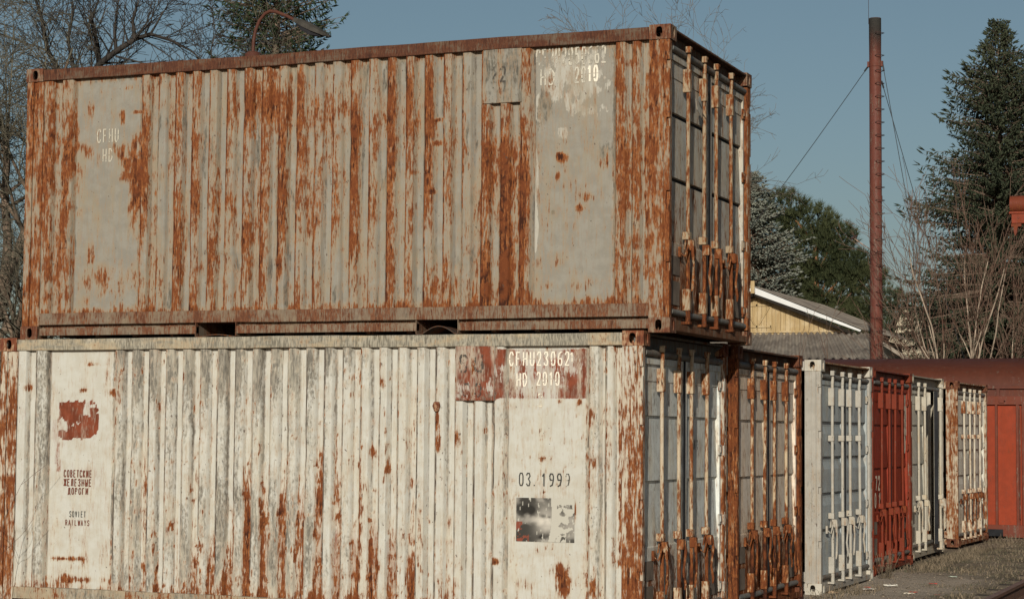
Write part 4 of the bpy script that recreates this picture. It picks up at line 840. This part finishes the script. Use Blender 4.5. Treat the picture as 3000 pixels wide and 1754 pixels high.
# ------------------------------------------------------------------ trees
def segs_mesh(name, S, mat, parent, sides=3):
    """S: array (N, 8): p0 p1 r0 r1"""
    S = np.asarray(S, dtype=float)
    if not len(S): return None
    p0, p1, r0, r1 = S[:, 0:3], S[:, 3:6], S[:, 6:7], S[:, 7:8]; d = p1-p0; d /= np.linalg.norm(d, axis=1, keepdims=True)+1e-9
    a = np.where(np.abs(d[:, 2:3]) > .9, np.array([[1., 0, 0]]), np.array([[0, 0, 1.]])); u = np.cross(d, a); u /= np.linalg.norm(u, axis=1, keepdims=True); w = np.cross(d, u)
    V = np.zeros((len(S), 2*sides, 3))
    for k in range(sides):
        an = 2*math.pi*k/sides; q = u*math.cos(an)+w*math.sin(an); V[:, k] = p0+q*r0; V[:, sides+k] = p1+q*r1
    b = (np.arange(len(S))*2*sides)[:, None]
    F = np.concatenate([np.concatenate([b+k, b+(k+1) % sides, b+sides+(k+1) % sides, b+sides+k], 1) for k in range(sides)])
    return np_mesh(name, V.reshape(-1, 3), F, mat, parent, smooth=True)
def grow(rng, S, p, d, L, r, depth, P):
    n = max(2, int(L/P['step'])); sl_ = L/n; p = np.array(p, float); d = np.array(d, float); d /= np.linalg.norm(d)
    rr = r
    for i in range(n):
        d = d+rng.normal(0, P['wig'], 3)+np.array([0, 0, P['up'][min(depth, len(P['up'])-1)]])*sl_; d /= np.linalg.norm(d)
        q = p+d*sl_; r2 = max(P['rmin'], r*(1-(i+1)/n*P['taper'])); S.append((*p, *q, rr, r2))
        if depth < P['depth'] and (i+1)/n > P['bare'][min(depth, len(P['bare'])-1)]:
            for _ in range(rng.poisson(P['kids'][depth]*sl_/P['step'])):
                a = rng.normal(0, 1, 3); a -= d*a.dot(d); a /= np.linalg.norm(a)+1e-9; sp = rng.uniform(*P['ang'])
                dd = d*math.cos(sp)+a*math.sin(sp)
                grow(rng, S, q, dd, L*rng.uniform(*P['lr'])*(1-.35*i/n), max(P['rmin'], r2*P['rr']), depth+1, P)
        p = q; rr = r2
LIMBS = [([(0, 0, 4.0), (-.55, 0, 4.9), (-1.1, 0, 5.5), (-1.66, 0, 6.19)], .13, .08), ([(-1.68, 0.0, 6.14), (-1.4, 0.0, 6.67), (-1.16, 0.0, 7.04), (-0.94, 0.0, 7.36), (-0.63, 0.0, 7.55), (-0.29, 0.0, 7.72), (-0.01, 0.0, 7.78), (0.36, 0.0, 7.66), (0.73, 0.0, 7.47), (0.98, 0.0, 7.26)], 0.075, 0.01), ([(-0.94, 0.0, 7.36), (-0.98, 0.0, 7.68), (-1.1, 0.0, 8.07), (-0.91, 0.0, 8.55)], 0.045, 0.012), ([(-0.29, 0.0, 7.72), (-0.34, 0.0, 8.02), (-0.24, 0.0, 8.31), (-0.28, 0.0, 8.67)], 0.034, 0.008), ([(-1.4, 0.0, 6.67), (-1.57, 0.0, 7.12), (-1.91, 0.0, 7.64), (-2.05, 0.0, 8.2), (-2.26, 0.0, 8.71)], 0.06, 0.015), ([(-0.63, 0.0, 7.55), (-0.67, 0.0, 7.88), (-0.62, 0.0, 8.26), (-0.53, 0.0, 8.63)], 0.03, 0.008), ([(-1.16, 0.0, 7.04), (-1.42, 0.0, 7.33), (-1.53, 0.0, 7.78), (-1.44, 0.0, 8.26), (-1.52, 0.0, 8.71)], 0.04, 0.012), ([(-0.01, 0.0, 7.78), (0.17, 0.0, 8.04), (0.34, 0.0, 8.3)], 0.02, 0.006), ([(-0.63, 0.0, 7.47), (-0.13, 0.0, 7.33), (0.25, 0.0, 7.1)], 0.02, 0.006)]
def bare_tree(name, loc, stems, P, label, cat, bark, twig, seed, thr=.014, group=None, limbs=()):
    rng = np.random.default_rng(seed); S = []
    for (pts, r0, r1) in limbs:
        pts = np.array(pts); k = len(pts)-1
        for i in range(k):
            n = 3
            for j in range(n):
                f0, f1 = j/n, (j+1)/n; p = pts[i]+(pts[i+1]-pts[i])*f0+(rng.normal(0, .012, 3) if j else 0); q = pts[i]+(pts[i+1]-pts[i])*f1
                g = (i+f1)/k; S.append((*(pts[i]+(pts[i+1]-pts[i])*f0), *q, r0+(r1-r0)*(i+f0)/k, r0+(r1-r0)*g))
                d0 = (pts[i+1]-pts[i]); d0 = d0/np.linalg.norm(d0)
                for _ in range(rng.poisson(1.5)):
                    v = rng.normal(0, 1, 3); v -= d0*v.dot(d0); v /= np.linalg.norm(v); sp = rng.uniform(.5, 1.2)
                    grow(rng, S, q, d0*math.cos(sp)+v*math.sin(sp)+np.array([0, 0, .25]), rng.uniform(.5, 1.25), max(.006, (r0+(r1-r0)*g)*.4), 1, P)
    for (p, d, L, r) in stems: grow(rng, S, p, d, L, r, 0, P)
    S = np.array(S); t = empty(name, loc); tag(t, label, cat, group); big = np.maximum(S[:, 6], S[:, 7]) >= thr
    segs_mesh('trunk', S[big], bark, t, 6); segs_mesh('crown', S[~big], twig, t, 3); return len(S)
def limb_tree_pts(S, pts, r0, r1):
    pts = np.array(pts, float); n = len(pts)-1
    for i in range(n): S.append((*pts[i], *pts[i+1], r0+(r1-r0)*i/n, r0+(r1-r0)*(i+1)/n))

def spindles(name, base, dirv, length, rad, mat, parent):
    """needle-clad twigs: tapered 4-sided spindles, arrays"""
    n = len(base); d = dirv/(np.linalg.norm(dirv, axis=1, keepdims=True)+1e-9)
    a = np.where(np.abs(d[:, 2:3]) > .9, np.array([[1., 0, 0]]), np.array([[0, 0, 1.]])); u = np.cross(d, a); u /= np.linalg.norm(u, axis=1, keepdims=True); w = np.cross(d, u)
    m = base+d*(length*.45)[:, None]; t = base+d*length[:, None]; r = rad[:, None]
    V = np.stack([base, m+u*r, m+w*r, m-u*r, m-w*r, t], 1).reshape(-1, 3); b = (np.arange(n)*6)[:, None, None]
    fc = np.array([(0, 2, 1), (0, 3, 2), (0, 4, 3), (0, 1, 4), (5, 1, 2), (5, 2, 3), (5, 3, 4), (5, 4, 1)])[None]
    return np_mesh(name, V, (fc+b).reshape(-1, 3), mat, parent)
def spikes(base, dirv, length, n, spread, rng, wid):
    """n thin needles fanning from each base: triangle arrays"""
    N = len(base); d = np.repeat(dirv/(np.linalg.norm(dirv, axis=1, keepdims=True)+1e-9), n, 0)+rng.normal(0, spread, (N*n, 3)); d /= np.linalg.norm(d, axis=1, keepdims=True)
    b = np.repeat(base, n, 0); L = np.repeat(length, n)*rng.uniform(.6, 1.15, N*n); s = np.cross(d, rng.normal(0, 1, (N*n, 3))); s /= np.linalg.norm(s, axis=1, keepdims=True)+1e-9
    V = np.stack([b-s*wid, b+s*wid, b+d*L[:, None]], 1).reshape(-1, 3); return V
def leafmat(name, c1, c2, sc_=1.2):
    n = NT(name); g = n.t.nodes.new('ShaderNodeNewGeometry'); x = n.noise(n.map((1, 1, 1)), sc_, 4, .6); y = n.noise(n.map((1, 1, 1)), 14, 2, .5)
    col = n.mix(n.ss(n.ma('ADD', n.ma('MULTIPLY', x, .5), n.ma('MULTIPLY', y, .5)), .38, .62), c1, c2); return n.done(col, .75)
def spruce(loc, H, Rm, seed, label, mat, bark, h0=1.5, dens=1., droop=.35, prof=.85, tw=(.16, .38), trad=.022, tops=((0, 0, 1.),), hang=.5, cat='spruce tree', group='evergreen trees', zmin=0, amin=None, gap=.18):
    rng = np.random.default_rng(seed); t = empty('spruce_tree', loc); tag(t, label, cat, group); S = []; B = []; D = []; Ls = []
    S.append((0, 0, 0, 0, 0, H*.5, H*.016, H*.010)); S.append((0, 0, H*.5, 0, 0, H, H*.010, .01))
    h = max(h0, zmin)
    while h < H-.05:
        f = (H-h)/H; R = Rm*f**prof*(1+.22*math.sin(h*2.1+seed)+.12*rng.normal())+.10
        nb = max(3, int(rng.integers(5, 8)*dens))
        for _ in range(nb):
            az = rng.uniform(0, 6.283); L = R*rng.uniform(.6, 1.12); n = max(3, int(L/.16)); p = np.array([0, 0, h]); el = .35*(1-f)+rng.normal(0, .07)-droop*f*.6
            d = np.array([math.cos(az)*math.cos(el), math.sin(az)*math.cos(el), math.sin(el)])
            for i in range(n):
                s = i/n; dd = d+np.array([0, 0, -.5*droop*math.sin(s*math.pi)*f+.9*droop*max(0, s-.6)]); dd /= np.linalg.norm(dd); q = p+dd*L/n; S.append((*p, *q, max(.004, .02*L*(1-s)), .004)); 
                if s > gap:
                    k = 3 if dens >= 1 else 2
                    for sd in (-1, 1, 0)[:k+0]:
                        if rng.random() < .12: continue
                        side = np.cross(dd, [0, 0, 1.])*sd
                        tv = dd*.75+side*rng.uniform(.5, 1.1)+np.array([0, 0, -hang*rng.uniform(.2, 1.3)])+rng.normal(0, .16, 3)
                        if sd == 0: tv = np.array([0, 0, -1.])*hang*1.6+dd*.5+rng.normal(0, .2, 3)
                        B.append(p+rng.uniform(0, 1)*(q-p)); D.append(tv); Ls.append(rng.uniform(*tw)*(1.15-.5*s))
                p = q
            for _k in range(3): B.append(p); D.append(d+np.array([0, 0, .5*droop])+rng.normal(0, .25, 3)); Ls.append(rng.uniform(*tw))
        h += rng.uniform(.10, .17)/max(.6, dens)*(1+f*.3)
    for k in range(10): B.append(np.array([0, 0, H-.15-.07*k])); D.append(rng.normal(0, .5, 3)+np.array([0, 0, .8])); Ls.append(.2)
    B = np.array(B); D = np.array(D); Ls = np.array(Ls)*np.clip(.42+(H-B[:, 2])/H*5, 0, 1)
    segs_mesh('trunk', np.array(S), bark, t, 5)
    spindles('crown', B, D, Ls, trad*rng.uniform(.7, 1.4, len(B)), mat, t); return len(B)

bark = plain('bark brown', (.16, .12, .09), .45, 9, stretch=(1, 1, .3)); barkd = plain('bark dark', (.040, .035, .032), .4, 9, stretch=(1, 1, .3)); barkl = plain('pale shrub bark', (.33, .265, .205), .35, 9, stretch=(1, 1, .3))
twl = plain('willow twigs', (.130, .118, .088), .5, 2); twd = plain('dark twigs', (.060, .053, .047), .4, 3); twr = plain('reddish twigs', (.095, .052, .038), .4, 3, col2=(.14, .10, .075)); twg = plain('grey brown twigs', (.15, .125, .10), .3, 3)
gs = leafmat('spruce needles', (.020, .028, .017), (.052, .060, .036)); gb = leafmat('blue spruce needles', (.20, .21, .175), (.065, .078, .068), 2.5); gp = leafmat('pine needles', (.022, .030, .014), (.055, .062, .028), .9)
cnt = []
# large spruces on the right
cnt.append(spruce((-3.97, 45.5, 0), 14.1, 4.7, 21, 'tall dark spruce on the right with the broad crown behind the bare shrub', gs, bark, h0=1.0, dens=1.9, droop=.42, prof=.80, zmin=2.6, tw=(.13, .31), trad=.019, hang=1.1))
cnt.append(spruce((-2.55, 48.5, 0), 14.9, 5.0, 33, 'tall dark spruce at the right edge of the picture with a thin bare tip', gs, bark, droop=.4, prof=.72, zmin=3.5, dens=1.8, tw=(.13, .31), trad=.019, hang=1.1))
cnt.append(spruce((-6.4, 62, 0), 7.6, 1.6, 35, 'small dark spruce peeking past the chimney foot', gs, bark, droop=.2, dens=.7, zmin=3, tw=(.15, .3), trad=.03))
# blue spruce
cnt.append(spruce((-12.8, 50, 0), 10.4, 3.3, 5, 'silvery blue spruce beside the right edge of the stacked container', gb, bark, droop=-.05, dens=1.8, prof=.75, zmin=4.2, tw=(.12, .26), trad=.028, hang=.15))
# spruce behind the stack
cnt.append(spruce((-11.75, 15, 0), 11.4, 1.55, 77, 'dark green spruce standing behind the street lamp', leafmat('spruce needles green', (.018, .032, .018), (.045, .062, .030)), bark, droop=.34, dens=2.2, zmin=5.0, prof=.42, tw=(.09, .20), trad=.011, hang=1.0, gap=.15))
# pine
def pine():
    rng = np.random.default_rng(4); t = empty('pine_tree', (-12.0, 56, 0)); tag(t, 'broad green pine with upright needle tufts behind the house', 'pine tree', 'evergreen trees')
    S = [(0, 0, 0, 0, 0, 8.5, .2, .08)]; B = []; D = []
    lobes = [(x*1.25, y, z+.25, r*.88) for (x, y, z, r) in [(-.9, 0, 9.6, 1.0), (-.2, .2, 9.0, 1.1), (.5, 0, 8.4, 1.0), (-1.4, 0, 8.8, 1.1), (0, 0, 7.8, 1.4), (1.0, 0, 7.4, .95), (1.5, .1, 6.9, .85), (-.9, 0, 7.2, 1.4), (.5, 0, 6.6, 1.2), (2.0, 0, 6.1, .8), (1.3, .2, 5.7, .9), (.2, 0, 5.5, 1.2), (-1.0, 0, 5.9, 1.3), (2.2, 0, 5.2, .6), (1.6, 0, 4.7, .8), (.6, 0, 4.4, 1.1), (-.4, 0, 4.4, 1.1), (-2.2, 0, 7.6, 1.2), (-2.3, 0, 6, 1.3)]]+[(rng.uniform(-2.4, 1.6), 0, rng.uniform(4.2, 7.6), .6) for _ in range(16)]
    for (x, y, z, r) in lobes:
        S.append((0, 0, max(2.5, z-1.4), x, y, z, .07, .02)); n = int(420*r*r)
        v = rng.normal(0, 1, (n, 3)); v /= np.linalg.norm(v, axis=1, keepdims=True); v *= rng.uniform(.6, 1.06, (n, 1))
        B.append(np.array([x, y, z])+v*r*np.array([1, .9, .72])); D.append(v*.45+np.array([0, 0, .85])+rng.normal(0, .2, (n, 3)))
    B = np.concatenate(B); D = np.concatenate(D); cnt.append(len(B))
    V = spikes(B, D, np.full(len(B), .30), 13, .40, rng, .011)
    segs_mesh('trunk', np.array(S), plain('pine bark', (.30, .15, .08), .3), t, 6); np_mesh('crown', V, np.arange(len(V)).reshape(-1, 3), gp, t)
pine()
# bare multi-stemmed shrub tree in front of the spruces
P = dict(step=.22, wig=.055, up=[.10, .16, .18, .10], rmin=.005, taper=.75, depth=3, bare=[.22, .12, .1], kids=[.55, .42, .34], ang=(.25, .75), lr=(.35, .62), rr=.62)
rs = random.Random(8); stems = []
for i, (dx, dy) in enumerate([(-1.5, 0), (-1.05, .2), (-.75, -.2), (-.42, 0), (-.28, .3), (.05, 0), (.12, -.2), (.35, .1), (.62, 0), (.9, .2), (1.2, -.1), (-1.9, .1), (1.5, .1)][:11]):
    stems.append(((rs.uniform(-.25, .25), rs.uniform(-.2, .2), .2), (dx*.42, dy*.5, 1), rs.uniform(5.2, 6.6) if abs(dx) < 1.2 else rs.uniform(4.4, 5.4), rs.uniform(.024, .042)))
cnt.append(bare_tree('bare_tree', (-2.2, 30, 0), stems, P, 'leafless pale barked multi stemmed tree in front of the right spruces', 'bare tree', barkl, twr, 12, .012, 'leafless trees'))
stems = [((0, 0, .2), (-.35, 0, 1), 3.2, .025), ((.1, 0, .2), (-.1, .1, 1), 3.5, .025)]
cnt.append(bare_tree('bare_tree', (-4.6, 27.5, 0), stems, dict(P, kids=[.35, .35, .2]), 'thin leafless sapling clump at the foot of the chimney', 'bare tree', barkl, twr, 15, .012, 'leafless trees'))
# bare crown above the door end of the upper container
P2 = dict(step=.16, wig=.11, up=[.02, -.10, -.22, -.22], rmin=.0030, taper=.85, depth=3, bare=[.12, .12, .08], kids=[1.1, 1.0, .8], ang=(.35, .95), lr=(.30, .52), rr=.55)
stems = [((0, 0, 5.0), (-.25, 0, 1), 4.3, .030), ((0, 0, 5.2), (.08, .1, 1), 3.8, .030), ((.1, 0, 5.4), (.30, 0, 1), 3.3, .026), ((.1, 0, 5.4), (.55, -.1, 1), 2.6, .022), ((.1, 0, 5.4), (.6, 0, .9), 2.0, .014), ((0, 0, 5.2), (-.55, 0, 1), 4.0, .03), ((0, 0, 5.2), (-.05, -.3, 1), 4.2, .03)]
cnt.append(bare_tree('bare_tree', (-6.1, 20.5, 0), stems, P2, 'wispy leafless tree behind the door end of the upper container', 'bare tree', barkd, twg, 31, .012, 'leafless trees', limbs=[([(.05, 0, -.1), (-.03, .02, 2.6), (.02, 0, 5.5)], .10, .05)]))
# saplings around the middle spruce
P3 = dict(step=.16, wig=.08, up=[.15, .2, .1], rmin=.004, taper=.8, depth=2, bare=[.4, .2], kids=[.5, .45], ang=(.35, .9), lr=(.25, .45), rr=.6)
stems = [((x, y, 4.0), (rs.uniform(-.12, .12), 0, 1), L, .016) for (x, y, L) in ((-1.4, 0, 3.1), (-.3, -.6, 3.5), (.1, -.7, 3.2), (.35, -.5, 4.0), (.6, -.6, 3.9), (.75, -.4, 4.3), (.95, -.5, 4.1), (1.15, -.3, 3.6), (1.4, -.3, 3.2), (1.7, -.3, 2.9), (-.6, -.5, 3.3), (1.95, -.3, 2.75))]
cnt.append(bare_tree('sapling_clump', (-11.2, 14.2, 0), [((x, y, -.1), (0, 0, 1), 4.2, .02) for (x, y) in ((0, 0), (.8, -.3))]+stems, P3, 'thin pale bare saplings in front of the middle spruce', 'sapling', twl, twl, 41, .5, 'leafless trees'))
# left side: drooping willow and dark gnarled tree
P4 = dict(step=.22, wig=.085, up=[.05, -.10, -.42, -.75], rmin=.0042, taper=.8, depth=3, bare=[.25, .1, .05], kids=[1.5, 1.3, 1.2], ang=(.4, 1.1), lr=(.42, .66), rr=.5)
stems = [((0, 0, -.1), (.02, 0, 1), 4.0, .20), ((0, 0, 3.4), (.5, -.1, 1), 4.0, .085), ((0, 0, 3.2), (-.5, .1, 1), 3.9, .08), ((0, 0, 3.6), (.05, .3, 1), 4.4, .08), ((0, 0, 3.0), (.9, .1, .8), 3.3, .06), ((0, 0, 2.6), (-.9, 0, .8), 3.0, .06), ((0, 0, 2.4), (.6, -.4, .8), 2.6, .05)]
cnt.append(bare_tree('willow_tree', (-13.0, 9.2, 0), stems, P4, 'pale drooping leafless willow at the left edge of the picture', 'willow tree', bark, twl, 52, .022, 'leafless trees'))
P5 = dict(step=.20, wig=.12, up=[.05, .02, -.06, -.12], rmin=.0042, taper=.78, depth=3, bare=[.3, .15, .05], kids=[2.0, 1.5, 1.3], ang=(.4, 1.15), lr=(.34, .58), rr=.55)
stems = [((0, 0, -.1), (.06, 0, 1), 4.6, .19), ((.1, 0, 3.9), (.42, -.1, 1), 3.9, .08), ((.1, 0, 4.0), (1, -.1, .85), 2.1, .06), ((1.15, -.1, 5.35), (1, -.1, .55), 1.35, .05), ((0, 0, 4.0), (-.3, .1, 1), 3.6, .07), ((.1, 0, 4.1), (.75, .2, .9), 3.4, .06), ((1.1, -.1, 5.3), (.2, 0, 1), 2.4, .04), ((0, 0, 3.1), (-.8, 0, .8), 3.0, .05), ((0, 0, 2.2), (-.9, .2, .6), 2.6, .05)]
stems = stems[:1]+stems[5:]
cnt.append(bare_tree('bare_tree', (-12.1, 11.6, 0), stems, P5, 'dark gnarled leafless tree above the upper left container corner', 'bare tree', barkd, twd, 64, .02, 'leafless trees', limbs=LIMBS))
stems = [((0, 0, -.1), (.15, 0, 1), 4.0, .14), ((.4, 0, 3.2), (.5, 0, 1), 3.2, .07), ((.2, 0, 2.5), (-.4, 0, 1), 3.2, .06), ((0, 0, 2.0), (.7, .2, .7), 2.6, .05), ((0, 0, 1.5), (-.7, .2, .6), 2.6, .05)]
cnt.append(bare_tree('bare_tree', (-13.6, 14.5, 0), stems, P5, 'low dark leafless tree seen left of the rusty corner post', 'bare tree', barkd, twd, 68, .02, 'leafless trees'))
# dry weeds at the foot of the cream container
P6 = dict(step=.06, wig=.10, up=[.2, .2, .1], rmin=.0018, taper=.7, depth=2, bare=[.35, .3], kids=[.28, .2], ang=(.25, .7), lr=(.3, .5), rr=.7)
stems = [((rs.uniform(-.25, .25), rs.uniform(-.1, .1), 0), (rs.uniform(-.25, .25), 0, 1), rs.uniform(.6, 1.35), .0035) for _ in range(2)]
cnt.append(bare_tree('dry_weed', (-6.05, -.35, 0), stems, P6, 'thin dry weed stalks at the left foot of the cream container', 'weed', twr, twr, 90, 1., 'dry weeds'))
stems = [((rs.uniform(-.06, .06), rs.uniform(-.1, .1), 0), (rs.uniform(-.4, .6), rs.uniform(-.3, .3), 1), rs.uniform(.18, .36), .003) for _ in range(34)]
cnt.append(bare_tree('grass_tuft', (.0, 8.45, -.03), stems, dict(P6, depth=0), 'dry straw tuft between the light grey and the red container', 'grass tuft', gm, gm, 91, 1., 'dry weeds'))
print('segments', cnt)
